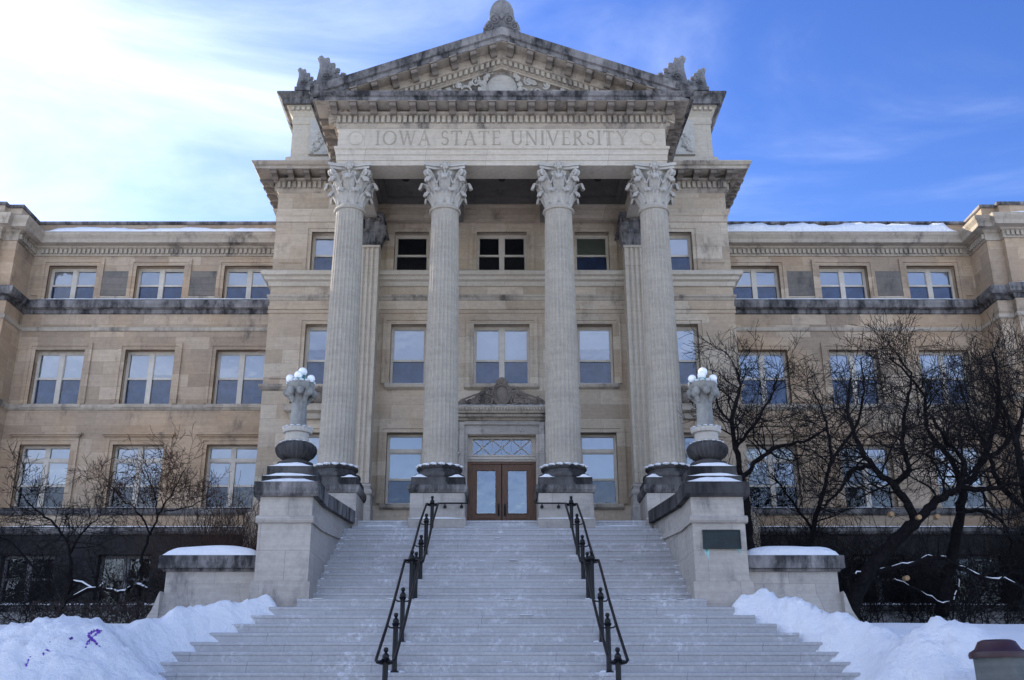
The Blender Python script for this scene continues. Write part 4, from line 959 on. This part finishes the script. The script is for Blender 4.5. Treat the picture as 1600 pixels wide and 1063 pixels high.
def lowwall(s):
    root = thing('low_wall', 'low stone flank wall %s the cheek wall, its dark coping under thick snow' % ('left of' if s < 0 else 'right of'), 'wall', (s*5.3,19.4,1.2)); O = (-s*5.3,-19.4,-1.2)
    X = lambda a, b_: sorted((s*a, s*b_))
    mb = MB(); mb.box(*X(4.44,6.12), 19.0, 19.75, .4, 2.48); mb.yz([(18.78,.4),(19.0,.4),(19.0,2.02),(18.97,1.95),(18.90,1.7),(18.80,1.55),(18.78,1.5)], *X(4.44,6.16)); mb.obj('wall', M['base'], root, False, O)
    mb = MB(); mb.xz([(s*6.12,.4),(s*6.36,.4),(s*6.34,1.55),(s*6.24,1.72),(s*6.15,2.0),(s*6.12,2.05)], 18.78, 19.75); mb.obj('flared_foot', M['base'], root, False, O)
    mb = MB(); mb.box(*X(4.44,6.17), 18.95, 19.8, 2.42, 2.47); mb.box(*X(4.44,6.24), 18.88, 19.88, 2.471, 2.70); mb.obj('coping', M['coping'], root, False, O)
    sn = MB(); a, b_ = X(4.46, 6.2); n, k = 24, 10; vs = []
    for j in range(k+1):
        for i in range(n+1):
            u, v = i/n, j/k; e = (1-abs(2*u-1)**5)*(1-abs(2*v-1)**4); x = a+(b_-a)*u; y = 18.90+.93*v
            vs.append((x, y, 2.70+.21*e**.6+.03*e*mnoise.noise(Vector((x*2,y*2,s)))))
    m_ = len(vs); vs += [(p[0],p[1],2.697) for p in vs]; W = n+1
    fs = [(j*W+i, j*W+i+1, (j+1)*W+i+1, (j+1)*W+i) for j in range(k) for i in range(n)]; fs += [tuple(m_+q for q in reversed(f)) for f in fs]
    sn.add(vs, fs); tag(sn.obj('snow_drift', M['snow'], smooth='all'), 'thick rounded cap of snow lying on the low wall %s of the stairs' % ('left' if s < 0 else 'right'), 'snow', 'snow lying on the low walls')
for s in (-1, 1): lowwall(s)

# ================================================================ lamp standards
def lamp():
    root = thing('lamp_standard', 'carved stone lamp standard with white globes on the left cheek wall', 'lamp', (-3.93,19.12,4.31), 'globe lamps flanking the stairs')
    b = MB(); b.lathe([(.36,0),(.36,.05),(.30,.07),(.33,.10),(.34,.14),(.26,.17),(.21,.20),(.21,.24)], n=36, lobes=0); b.obj('foot', M['black'], root, True)
    b = MB(); b.lathe([(.20,.20),(.27,.22),(.35,.28),(.39,.35),(.40,.42),(.37,.48),(.30,.53),(.24,.55),(.20,.56)], n=96, lobes=24, amp=.13); b.obj('urn', M['black'], root, True)
    b = MB(); b.lathe([(.23,.54),(.225,.68),(.23,.72)], n=36); b.lathe([(.22,.72),(.275,.735),(.29,.775),(.275,.82),(.22,.84)], n=96, lobes=20, amp=.05); b.obj('collar', M['carved'], root, True)
    b = MB(); b.lathe([(.20,.82),(.165,.90),(.15,1.25),(.145,1.52)], n=64, lobes=12, amp=.05)
    b.lathe([(.15,1.50),(.20,1.55),(.26,1.60),(.28,1.70),(.27,1.74),(.2,1.76)], n=64, lobes=8, amp=.10)
    for i in range(4):
        a = math.pi/4+i*math.pi/2; b.tube([(.15*math.cos(a),.15*math.sin(a),1.35),(.22*math.cos(a),.22*math.sin(a),1.48),(.27*math.cos(a),.27*math.sin(a),1.6)], [.04,.06,.05], 7); b.ball((.24*math.cos(a),.24*math.sin(a),1.50), .08, 8)
    b.obj('shaft', M['lampstone'], root, True)
    b = MB()
    G = [(-.20,-.08,1.82,.082),(.20,-.05,1.82,.082),(-.02,-.20,1.85,.082),(.02,.20,1.84,.082),(.02,.0,1.98,.090)]
    for (x, y, z, r) in G: b.tube([(x*.5,y*.5,1.68),(x,y,1.70 if r < .1 else 1.85),(x,y,z-r+.01)], [.022,.028,.045], 8); b.lathe([(.05,-.02),(.065,0),(.05,.02)], (x,y,z-r+.01), 12)
    b.lathe([(.25,1.74),(.24,1.77),(.1,1.82),(.04,1.9)], n=20); b.lathe([(.045,1.8),(.03,1.9)], n=12); b.obj('globe_bracket', M['verdigris'], root, True)
    for i, (x, y, z, r) in enumerate(G): b = MB(); b.ball((0,0,0), r, 24); b.obj('globe', M['globe'], root, 'all', (x,y,z))
    for i in range(6): # garland volutes low around the head, snow filled
        a = i*math.pi/3; b = MB()
    b = MB()
    for i in range(8):
        a = i*math.pi/4+.2; b.ball((.26*math.cos(a), .26*math.sin(a), 1.54), .075, 12, 1, 1, 1.1)
    b.obj('carved_boss', M['lampstone'], root, True)
    return root
M['lampstone'] = stone('pale_lamp_stone', (.31,.31,.29), (.23,.235,.225), (.27,.26,.225), None, .42, (.09,.09,.09), .4, seed=11)
lp = lamp(); l2 = dup(lp, None, (3.93,19.12,4.31)); l2['label'] = 'carved stone lamp standard with white globes above the bronze plaque on the right cheek wall'
l2.rotation_euler.z = R(-8)
for s in (-1, 1):
    for i in range(14):
        a = i*2*math.pi/14; SNOWB.ball((s*3.93+.24*math.cos(a), 19.12+.24*math.sin(a), 4.31+1.75), .045, 7, 1.2, 1.2, .5)
        SNOWB.ball((s*3.93+.26*math.cos(a), 19.12+.26*math.sin(a), 4.31+.835), .035, 6, 1.3, 1.3, .4)
        SNOWB.ball((s*3.93+.30*math.cos(a), 19.12+.30*math.sin(a), 4.31+.535), .03, 6, 1.3, 1.3, .4)

# ================================================================ handrails
def stair_z(y):
    if y < 18.48: return Z0+math.floor((y-Y0)/TR)*RI
    if y < 19.0: return ZL
    return ZL+min(12, math.floor((y-19.0)/.32)+1)*.16
def handrail(x, label):
    root = thing('handrail', label, 'handrail', (x,14.4,stair_z(14.4)), 'iron handrails on the stairs'); O = (-x,-14.4,-stair_z(14.4))
    s = 1 if x > 0 else -1
    runs = [([(14.95,0),(16.2,0),(17.2,0),(18.72,0)], 1.62), ([(18.9,0),(19.95,0),(21.2,0),(22.85,0)], 1.56)]
    for ri, (ps, xx) in enumerate(runs):
        xx *= s; tops = []
        for (y, _) in ps:
            z = stair_z(y); h = .78; b = MB()
            if ri == 0 and y < 15: h = .86
            if y > 22: h = .68
            b.lathe([(.075,0),(.075,.02),(.045,.035),(.040,.06),(.040,h-.10),(.052,h-.09),(.060,h-.06),(.045,h-.045),(.05,h-.02),(.042,h+.0),(.03,h+.012),(.018,h+.03),(.034,h+.05),(.036,h+.07),(.025,h+.095),(.001,h+.10)], (xx,y,z), 14)
            b.tube([(xx-.13,y,z+h-.08),(xx-.09,y,z+h-.12),(xx,y,z+h-.13),(xx+.09,y,z+h-.12),(xx+.13,y,z+h-.08)], .012, 6)
            b.obj('post', M['iron'], root, True, O); tops.append((y, z+h-.075))
            for q in range(3): SNOWB.ball((xx+(-.08,.02,.09)[q], y+.02*q, z+.01), .06, 7, 1.3, 1, .45)
        for sx in (-.13, .13):
            b = MB(); (ya, za), (yb, zb) = tops[0], tops[-1]
            pts = [(xx+sx*.3, ya-.05, za-.02),(xx+sx*.8, ya-.10, za-.03),(xx+sx, ya-.04, za+.0)]+[(xx+sx, y, z) for y, z in tops[1:-1]]+[(xx+sx, yb+.02, zb),(xx+sx*.8, yb+.09, zb+.01),(xx+sx*.3, yb+.10, zb)]
            b.tube(pts, .024, 10); b.obj('rail', M['iron'], root, 'all', O)
    return root
handrail(-1.6, 'black iron stair handrail with finialled posts, on the left of the centre aisle')
handrail(1.6, 'black iron stair handrail with finialled posts, on the right of the centre aisle')
for s in (-1, 1):
    root = thing('wall_rail', 'short black iron wall rail on the pedestal %s of the door' % ('left' if s < 0 else 'right'), 'handrail', (s*1.2,23.3,4.5), 'wall rails by the door'); b = MB()
    b.tube([(s*.28,-.02,.0),(s*.1,-.03,0),(-s*.2,-.03,0),(-s*.37,-.03,0),(-s*.42,.0,.01),(-s*.42,.4,.16),(-s*.42,.9,.2)], .018, 8); b.obj('rail', M['iron'], root, True)
    for x in (.1, -.28): b = MB(); b.tube([(s*x,-.03,-.01),(s*x,-.03,-.06),(s*x,.06,-.07)], .012, 6); b.lathe([(.04,0),(.04,.02)], (0,0,0), 12); n_ = 24; b.v[-n_:] = [(s*x+v[0], .03+v[2], -.07+v[1]) for v in b.v[-n_:]]; b.obj('wall_bracket', M['iron'], root, True)

# ================================================================ snow banks
def bank(name, label, ridge, x0, x1, y0, y1, seed):
    mb = MB(); n, k = 110, 110; vs = []
    for j in range(k+1):
        for i in range(n+1):
            x = x0+(x1-x0)*i/n; y = y0+(y1-y0)*j/k; best = -9; acc = 0
            for (ax, ay, az, ar), (bx, by, bz, br) in zip(ridge, ridge[1:]):
                dx, dy_ = bx-ax, by-ay; u = max(0, min(1, ((x-ax)*dx+(y-ay)*dy_)/(dx*dx+dy_*dy_+1e-9)))
                d = math.hypot(x-ax-dx*u, y-ay-dy_*u); r = ar+(br-ar)*u; h = az+(bz-az)*u-(math.sqrt((d*1.05)**2+(.35*r)**2)-.35*r)/r*.62
                acc += math.exp(h*9); 
            best = math.log(acc+1e-9)/9
            base = terr(y)-.02
            nz = .07*mnoise.noise(Vector((x*1.7+seed, y*1.7, 0)))+.06*mnoise.noise(Vector((x*4.5, y*4.5, seed)))+.045*mnoise.noise(Vector((x*11, y*11, seed+3)))+.07*abs(mnoise.noise(Vector((x*6.5, y*6.5, seed+9))))+.05*abs(mnoise.noise(Vector((x*14, y*14, seed+5))))
            h = max(base-.35, best+nz); vs.append((x, y, h))
    W = n+1; mb.add(vs, [(j*W+i, j*W+i+1, (j+1)*W+i+1, (j+1)*W+i) for j in range(k) for i in range(n)])
    return tag(mb.obj(name, M['snow'], smooth='all'), label, 'snow bank', 'snow banks beside the stairs'), vs, (x0,x1,y0,y1,n,k)
RL = [(-4.12,18.4,1.93,.34),(-4.72,17.8,1.72,.36),(-5.32,17.25,1.50,.40),(-5.75,16.7,1.28,.48),(-6.05,16.1,1.14,.6),(-6.2,15.4,1.22,.85),(-6.6,15.3,1.13,.9),(-7.1,15.3,.98,1.0),(-8.2,15.2,.65,1.2)]
RR = [(4.2,18.35,1.92,.34),(4.6,18.3,1.93,.36),(5.05,17.9,1.74,.40),(5.55,17.2,1.46,.45),(5.9,16.5,1.16,.5),(6.1,16.0,1.0,.55),(6.3,15.3,1.18,.70),(6.65,15.2,1.05,.75),(7.4,15.4,.75,1.0),(8.6,15.8,.7,1.0)]
bl, VL, GL = bank('snow_bank', 'ploughed snow bank left of the stairs, marked with purple spray paint', RL, -10, -3.55, 12.2, 19.2, 1)
br_, VR, GR = bank('snow_bank', 'ploughed snow bank right of the stairs, behind the maroon-lidded litter bin', RR, 3.55, 10, 12.2, 19.2, 8)
def on_bank(px, py, V, G):
    """walk along the sight line of a photo mark until it meets the bank"""
    x0, x1, y0, y1, n, k = G
    y = 13.0
    while y < 18:
        p = at(px, py, y); i = int((p.x-x0)/(x1-x0)*n); j = int((y-y0)/(y1-y0)*k)
        if 0 <= i <= n and 0 <= j <= k and V[j*(n+1)+i][2] >= p.z: return Vector((p.x, y-.012, p.z+.006))
        y += .01
    return at(px, py, 15)
marks = [[(155,986),(148,987),(139,992),(138,996),(143,1000),(148,1004),(155,1013)], [(157,987),(150,993),(143,1000),(138,1006),(132,1014)], [(78,1006),(75,1012),(73,1018)], [(70,1018),(78,1019)], [(68,1023),(66,1026)], [(47,1026),(44,1035),(41,1045)], [(111,998),(109,1004)]]
for mk in marks:
    mb = MB(); pts = [on_bank(a, b_, VL, GL) for a, b_ in mk]; 
    for q in range(len(pts)-1):
        for u in range(9):
            if rr_.random() < .07: continue
            c_ = pts[q].lerp(pts[q+1], u/9); mb.ball((c_.x+rr_.gauss(0,.008), c_.y+.004, c_.z+rr_.gauss(0,.008)), rr_.uniform(.009,.021), 6, 1, .5, 1)
    mb.obj('spray_paint_mark', M['purple'], bl, True)

# ================================================================ litter bin
lb = thing('litter_bin', 'round concrete litter bin with maroon domed lid, in the snow at lower right', 'litter bin', (6.22,13.4,-.35))
b = MB(); b.lathe([(.26,0),(.29,.06),(.30,1.02),(.28,1.03)], n=40); b.obj('body', M['can'], lb, True)
b = MB(); b.lathe([(.345,.99),(.35,1.03),(.34,1.06),(.27,1.10),(.22,1.19),(.17,1.21),(.0,1.215)], n=40); b.obj('lid', M['maroon'], lb, True)

# ================================================================ trees
class Tree:
    def __init__(s, seed): s.r = random.Random(seed); s.big = MB(); s.tw = MB(); s.cnt = 0; s.up = .25; s.yb = 27.0
    def limb(s, pts, r0, r1, n=9, rough=.03):
        P = []; k = len(pts)
        for i in range(k-1):
            a = Vector(pts[max(0,i-1)]); b_ = Vector(pts[i]); c_ = Vector(pts[i+1]); d = Vector(pts[min(k-1,i+2)])
            for j in range(5):
                u = j/5; P.append(.5*((2*b_)+(c_-a)*u+(2*a-5*b_+4*c_-d)*u*u+(3*b_-a-3*c_+d)*u**3)+Vector([s.r.uniform(-rough,rough) for _ in range(3)]))
        P.append(Vector(pts[-1])); m_ = len(P)
        rad = [(r0+(r1-r0)*i/(m_-1))*s.r.uniform(.88,1.12) for i in range(m_)]
        s.big.tube(P, rad, n); return P, rad
    def grow(s, p, d, length, r, lev, maxlev):
        seg = max(3, int(length/.16)); q = p.copy(); P = [q.copy()]; d = d.normalized(); R_ = [r]
        for i in range(seg):
            d = (d+Vector((s.r.gauss(0,.23), s.r.gauss(0,.18), s.r.gauss(0,.23)+s.up*.10))).normalized()
            if q.y > s.yb: d.y = -abs(d.y)
            q = q+d*length/seg; P.append(q.copy()); R_.append(r*(1-.7*(i+1)/seg))
        tgt = s.big if r > .022 else s.tw
        tgt.tube(P, [max(.0048, x) for x in R_], 6 if r > .022 else (4 if r > .009 else 3), caps=False); s.cnt += 1
        if lev >= maxlev: return
        nchild = max(3, int(length*s.r.uniform(5.5,8)))
        for i in range(nchild):
            k = min(seg, max(1, int(seg*(.18+.82*(i+s.r.random())/nchild)))); dd = (P[k]-P[k-1]).normalized()
            side = Vector((s.r.gauss(0,1), s.r.gauss(0,.8), s.r.gauss(0,1)+s.up)).normalized(); side = (side-dd*side.dot(dd)).normalized()
            ang = s.r.uniform(.5,1.15); nd = dd*math.cos(ang)+side*math.sin(ang)
            s.grow(P[k], nd, max(.16, length*s.r.uniform(.42,.85)*(1-.35*k/seg)), R_[k]*s.r.uniform(.5,.7), lev+1, maxlev)
    def dress(s, limb, n, length, lev=0, maxlev=2, start=.25):
        n = int(n*2.0); length *= 1.12
        P, rad = limb
        for i in range(n):
            k = min(len(P)-1, max(1, int(len(P)*(start+(1-start)*(i+s.r.random())/n)))); dd = (P[k]-P[k-1]).normalized()
            side = Vector((s.r.gauss(0,1), s.r.gauss(0,.7), s.r.gauss(0,1)+s.up*1.1)).normalized(); side = (side-dd*side.dot(dd)*.6).normalized()
            s.grow(P[k], (dd*.45+side).normalized(), length*s.r.uniform(.6,1.2), min(.024, rad[k]*.45), lev, maxlev)
    def done(s, name, label, base, mat_t='bark', mat_c='twig', group=None):
        root = thing(name, label, 'tree' if 'tree' in name else 'shrub', base, group); O = tuple(-q for q in base)
        if s.big.v: s.big.obj('trunk', M[mat_t], root, True, O)
        if s.tw.v: s.tw.obj('crown', M[mat_c], root, True, O)
        return root
def limbpx(T, pts, r0, r1, **k): return T.limb([at(a, b_, y) for a, b_, y in pts], r0*.86, r1*.8, **k)
def snow_on(limb, r=.03, a=0., b_=1.):
    P, rad = limb; n = len(P); pts = [P[i]+Vector((0,-.01,rad[i]*.85)) for i in range(int(n*a), max(int(n*a)+3, int(n*b_)))]
    rs_ = random.Random(n); i = 0
    while i < len(pts)-2:
        j = min(len(pts), i+rs_.randint(3, 7)); seg = pts[i:j]
        if len(seg) > 1: SNOWB.tube(seg, [r*.72*(.35+.65*math.sin(math.pi*(q+.5)/len(seg)))*rs_.uniform(.7,1.2) for q in range(len(seg))], 6)
        i = j+rs_.randint(0, 1)
GT = 'bare crabapple trees right of the stairs'
# tree behind the right cheek wall
T = Tree(11)
a1 = limbpx(T, [(1178,905,23.5),(1172,840,23.5),(1165,780,23.4),(1160,748,23.4)], .13, .10)
a2 = limbpx(T, [(1160,748,23.4),(1150,700,23.3),(1145,650,23.2),(1156,610,23.2),(1150,575,23.1)], .085, .03)
a3 = limbpx(T, [(1160,750,23.4),(1185,718,23.2),(1215,700,23),(1255,690,22.9),(1290,672,22.8)], .075, .025)
a4 = limbpx(T, [(1147,665,23.2),(1125,640,23.4),(1112,610,23.5)], .04, .02)
a5 = limbpx(T, [(1150,700,23.3),(1180,660,23.5),(1205,620,23.6),(1215,585,23.6)], .05, .02)
for l, n_, le in ((a2,9,1.0),(a3,10,1.0),(a4,5,.8),(a5,8,.95),(a1,3,.8)): T.dress(l, n_, le)
T.done('bare_tree', 'slender bare tree with forked trunk just behind the right cheek wall and lamp', tuple(at(1178,905,23.5)), group=GT)
# heavy leaning tree in the middle
T = Tree(23)
b1 = limbpx(T, [(1322,990,22.2),(1335,940,22.2),(1360,890,22.2),(1400,845,22.2),(1432,815,22.1)], .21, .15, n=12)
b2 = limbpx(T, [(1432,815,22.1),(1420,790,22.1),(1392,755,22.0),(1362,728,22.0),(1340,690,21.9),(1325,640,21.9),(1330,590,21.9)], .12, .03)
b3 = limbpx(T, [(1425,822,22.1),(1450,795,22.1),(1475,775,22.0),(1500,760,22),(1505,720,21.9),(1480,690,21.9),(1455,650,21.8)], .13, .03)
b4 = limbpx(T, [(1395,758,22),(1420,735,22.2),(1410,690,22.2),(1415,640,22.3),(1425,590,22.3),(1405,560,22.3)], .08, .02)
b5 = limbpx(T, [(1365,730,22),(1330,735,22.2),(1310,770,22.3),(1285,790,22.3)], .06, .03)
b6 = limbpx(T, [(1500,760,22),(1540,765,21.8),(1590,755,21.7),(1640,760,21.6)], .08, .04)
b7 = limbpx(T, [(1362,895,22.2),(1420,882,21.9),(1465,870,21.8),(1490,882,21.7),(1530,902,21.6),(1575,908,21.5),(1610,925,21.5)], .075, .035)
b8 = limbpx(T, [(1335,940,22.2),(1322,905,22.0),(1345,895,21.9)], .05, .03)
b9 = limbpx(T, [(1395,905,22),(1440,925,21.9),(1480,942,21.9),(1495,925,21.9),(1498,905,21.9)], .03, .012)
for l, n_, le in ((b2,12,1.1),(b3,12,1.1),(b4,12,1.0),(b5,7,.9),(b6,10,1.0),(b7,8,.6)): T.dress(l, n_, le)
rt = T.done('bare_tree', 'thick leaning bare tree with pruned snowy limbs, centre of the right-hand trees', tuple(at(1322,990,22.2)), group=GT)
base_ = at(1322,990,22.2)
for (px, py, y) in ((1394,803,21.92),(1437,808,21.9),(1466,807,21.85),(1418,903,21.8)):
    c_ = at(px, py, y); mb = MB(); mb.lathe([(.001,0),(.05,.0),(.055,-.03),(.055,-.16)], (0,0,0), 12); k = 48; mb.v[-k:] = [(c_.x+v[0]-base_.x, c_.y-v[2]-base_.y, c_.z+v[1]-base_.z) for v in mb.v[-k:]]
    mb.obj('pruning_cut', M['cutwood'], rt, True)
snow_on(b7, .03, .0, .95); snow_on(b9, .016); snow_on(b8, .03, .1, 1); snow_on(b6, .02, .1, .6); snow_on(b1, .03, .5, .75)
# tree at the right edge
T = Tree(37); T.yb = 26.5
c1 = limbpx(T, [(1470,960,24),(1480,900,24),(1495,830,24),(1505,770,24)], .18, .13, n=11)
c2 = limbpx(T, [(1505,770,24),(1535,720,24),(1555,660,24),(1560,600,24),(1550,550,24)], .10, .03)
c3 = limbpx(T, [(1505,772,24),(1485,720,24.2),(1450,670,24.3),(1440,610,24.3),(1390,560,24.3)], .09, .025)
c4 = limbpx(T, [(1530,725,24),(1575,690,23.8),(1600,640,23.7),(1605,580,23.7)], .07, .03)
c5 = limbpx(T, [(1500,800,24),(1545,800,23.8),(1580,840,23.6),(1575,880,23.5)], .06, .03)
for l, n_, le in ((c2,12,1.1),(c3,13,1.1),(c4,11,1.1),(c5,7,.8)): T.dress(l, n_, le)
T.done('bare_tree', 'tall bare tree with upright limbs against the right wing, behind the leaning tree', tuple(at(1470,960,24)), group=GT)
T = Tree(52)
d1 = limbpx(T, [(1640,960,22.5),(1630,860,22.5),(1605,780,22.5),(1590,700,22.5),(1598,640,22.5)], .16, .05)
d2 = limbpx(T, [(1612,800,22.5),(1565,760,22.3),(1540,700,22.2),(1510,640,22.2),(1495,590,22.2)], .08, .02)
d3 = limbpx(T, [(1590,700,22.5),(1570,640,22.4),(1540,590,22.4)], .05, .02)
for l, n_, le in ((d1,10,1.0),(d2,13,1.1),(d3,8,1.0)): T.dress(l, n_, le)
T.done('bare_tree', 'bare tree half out of frame at the far right edge', tuple(at(1640,960,22.5)), group=GT)
T = Tree(61)
e1 = limbpx(T, [(1250,930,25.5),(1262,860,25.5),(1280,790,25.5),(1300,720,25.4)], .10, .05)
e2 = limbpx(T, [(1270,830,25.5),(1235,780,25.5),(1205,740,25.5)], .05, .02)
e3 = limbpx(T, [(1300,720,25.4),(1290,660,25.4),(1270,610,25.4)], .05, .02); e4 = limbpx(T, [(1300,720,25.4),(1340,660,25.4),(1350,600,25.4),(1345,560,25.4)], .05, .02)
for l, n_, le in ((e1,6,.9),(e2,7,.9),(e3,9,1.0),(e4,9,1.0)): T.dress(l, n_, le)
T.done('bare_tree', 'thin bare tree close to the right wing, behind the right low wall', tuple(at(1250,930,25.5)), group=GT)
# left side
GS = 'bare shrubs left of the stairs'
T = Tree(71); T.yb = 28.3
f1 = limbpx(T, [(215,985,24.5),(218,930,24.5),(222,880,24.5),(232,840,24.4),(250,800,24.4)], .045, .03)
f2 = limbpx(T, [(250,800,24.4),(270,770,24.4),(288,735,24.3)], .03, .012); f3 = limbpx(T, [(236,835,24.4),(215,800,24.4),(185,775,24.4),(160,740,24.4)], .028, .010)
f4 = limbpx(T, [(245,805,24.4),(240,770,24.4),(225,730,24.4)], .022, .009); f5 = limbpx(T, [(255,800,24.4),(300,790,24.3),(335,770,24.3)], .022, .010)
for l, n_, le in ((f2,9,.75),(f3,9,.75),(f4,8,.7),(f5,9,.7)): T.dress(l, n_, le)
T.done('bare_tree', 'small bare tree with thin straight stem before the left wing', tuple(at(215,985,24.5)), mat_c='twigred')
T = Tree(83); T.yb = 28.3; T.up = .1
g1 = limbpx(T, [(95,985,23.6),(100,940,23.6),(112,908,23.6)], .06, .05)
g2 = limbpx(T, [(100,940,23.6),(150,920,23.4),(190,925,23.3),(215,915,23.3),(245,930,23.2)], .05, .025)
g3 = limbpx(T, [(112,908,23.6),(150,920,23.5),(160,912,23.5)], .04, .03)
g4 = limbpx(T, [(112,908,23.6),(108,860,23.8),(85,820,23.9),(50,790,24),(20,760,24)], .05, .012); g5 = limbpx(T, [(108,868,23.8),(130,830,23.8),(160,805,23.8)], .035, .012)
g6 = limbpx(T, [(95,960,23.6),(60,900,23.8),(20,850,24),(-20,830,24)], .04, .015)
for l, n_, le in ((g4,13,.85),(g5,9,.8),(g6,12,.85),(g2,8,.5),(g1,3,.6)): T.dress(l, n_, le)
T.done('bare_shrub', 'sprawling dark bare shrub with snow along its low limbs, left foreground of the wing', tuple(at(95,985,23.6)), group=GS)
snow_on(g2, .035, .1, 1); snow_on(g3, .03)
T = Tree(97); T.yb = 28.3; T.up = .9
for i in range(46):
    p = Vector((T.r.uniform(-7.9,-5.9), T.r.uniform(25.0,26.2), 1.8)); T.grow(p, Vector((T.r.gauss(0,.12), 0, 1)), T.r.uniform(2.2,3.4), .012, 1, 2)
T.done('bare_shrub', 'thicket of upright russet shrub stems behind the left low wall', (-6.9,25.6,1.8), mat_c='twigred', group=GS)
T = Tree(105); T.up = -.05; T.yb = 27
for i in range(30):
    p = at(T.r.uniform(60,235), 985, T.r.uniform(21.5,23)); p.z = terr(p.y); T.grow(p, Vector((T.r.gauss(0,.6), T.r.gauss(0,.3), 1)), T.r.uniform(.5,1.0), .012, 1, 2)
for i in range(520):
    p = at(T.r.uniform(45,240), T.r.uniform(938,982), T.r.uniform(21.5,23)); l = T.r.uniform(.05,.10); a = T.r.uniform(0,6.28); d = Vector((math.cos(a)*.5, math.sin(a)*.4, -.8)); q = Vector((-d.z, .3, d.x)).normalized()*l*.32
    T.tw.add([p, p+d*l*.5+q, p+d*l, p+d*l*.5-q], [(0,1,2,3)])
T.done('bare_shrub', 'low shrub hung with withered dark leaves behind the marked snow bank', tuple(at(140,985,22.2)), mat_c='leaf', group=GS)
T = Tree(131); T.yb = 28; T.up = .25
for i in range(60):
    p = Vector((T.r.uniform(6.6,14.5), T.r.uniform(24.5,27), 1.75)); T.grow(p, Vector((T.r.gauss(0,.45), T.r.gauss(0,.2), 1)), T.r.uniform(1.3,2.7), .014, 0, 2)
T.done('bare_shrub', 'dark tangle of bare undergrowth along the foot of the right wing', (10,25.8,1.75), group='bare shrubs right of the stairs')
T = Tree(141); T.yb = 28; T.up = .2
for i in range(26):
    p = Vector((T.r.uniform(-13.8,-7.2), T.r.uniform(24.5,27), 1.75)); T.grow(p, Vector((T.r.gauss(0,.5), T.r.gauss(0,.2), 1)), T.r.uniform(1.1,2.1), .014, 0, 2)
T.done('bare_shrub', 'dark tangle of bare undergrowth along the foot of the left wing', (-10.5,25.8,1.75), group=GS)
T = Tree(111); T.yb = 28; T.up = .3
for i in range(26):
    p = at(T.r.uniform(1480,1590), 985, T.r.uniform(22,25)); p.z = terr(p.y); T.grow(p, Vector((T.r.gauss(0,.5), T.r.gauss(0,.3), 1)), T.r.uniform(.7,1.5), .012, 1, 2)
T.done('bare_shrub', 'low twiggy shrub in the snow behind the litter bin', tuple(at(1535,985,23.5)), group='bare shrubs right of the stairs')

rz = random.Random(4)
for i in range(90):
    y = rz.choice([18.5,18.55,17.9,19.3,20.6,21.9,16.4,17.2,15.5]); x = rz.choice([rz.uniform(-.1,.7), rz.uniform(-3.3,-1.9), rz.uniform(1.9,3.3), rz.uniform(-.9,.9)]); zz = stair_z(y)
    SNOWB.ball((x, y+rz.uniform(-.04,.06), zz), rz.uniform(.02,.05), 6, rz.uniform(1,3), 1, .25)
sn = SNOWB.obj('settled_snow', M['snow'], smooth='all'); tag(sn, 'thin white snow settled on ledges, column bases, copings and tree limbs', 'snow', kind='stuff')
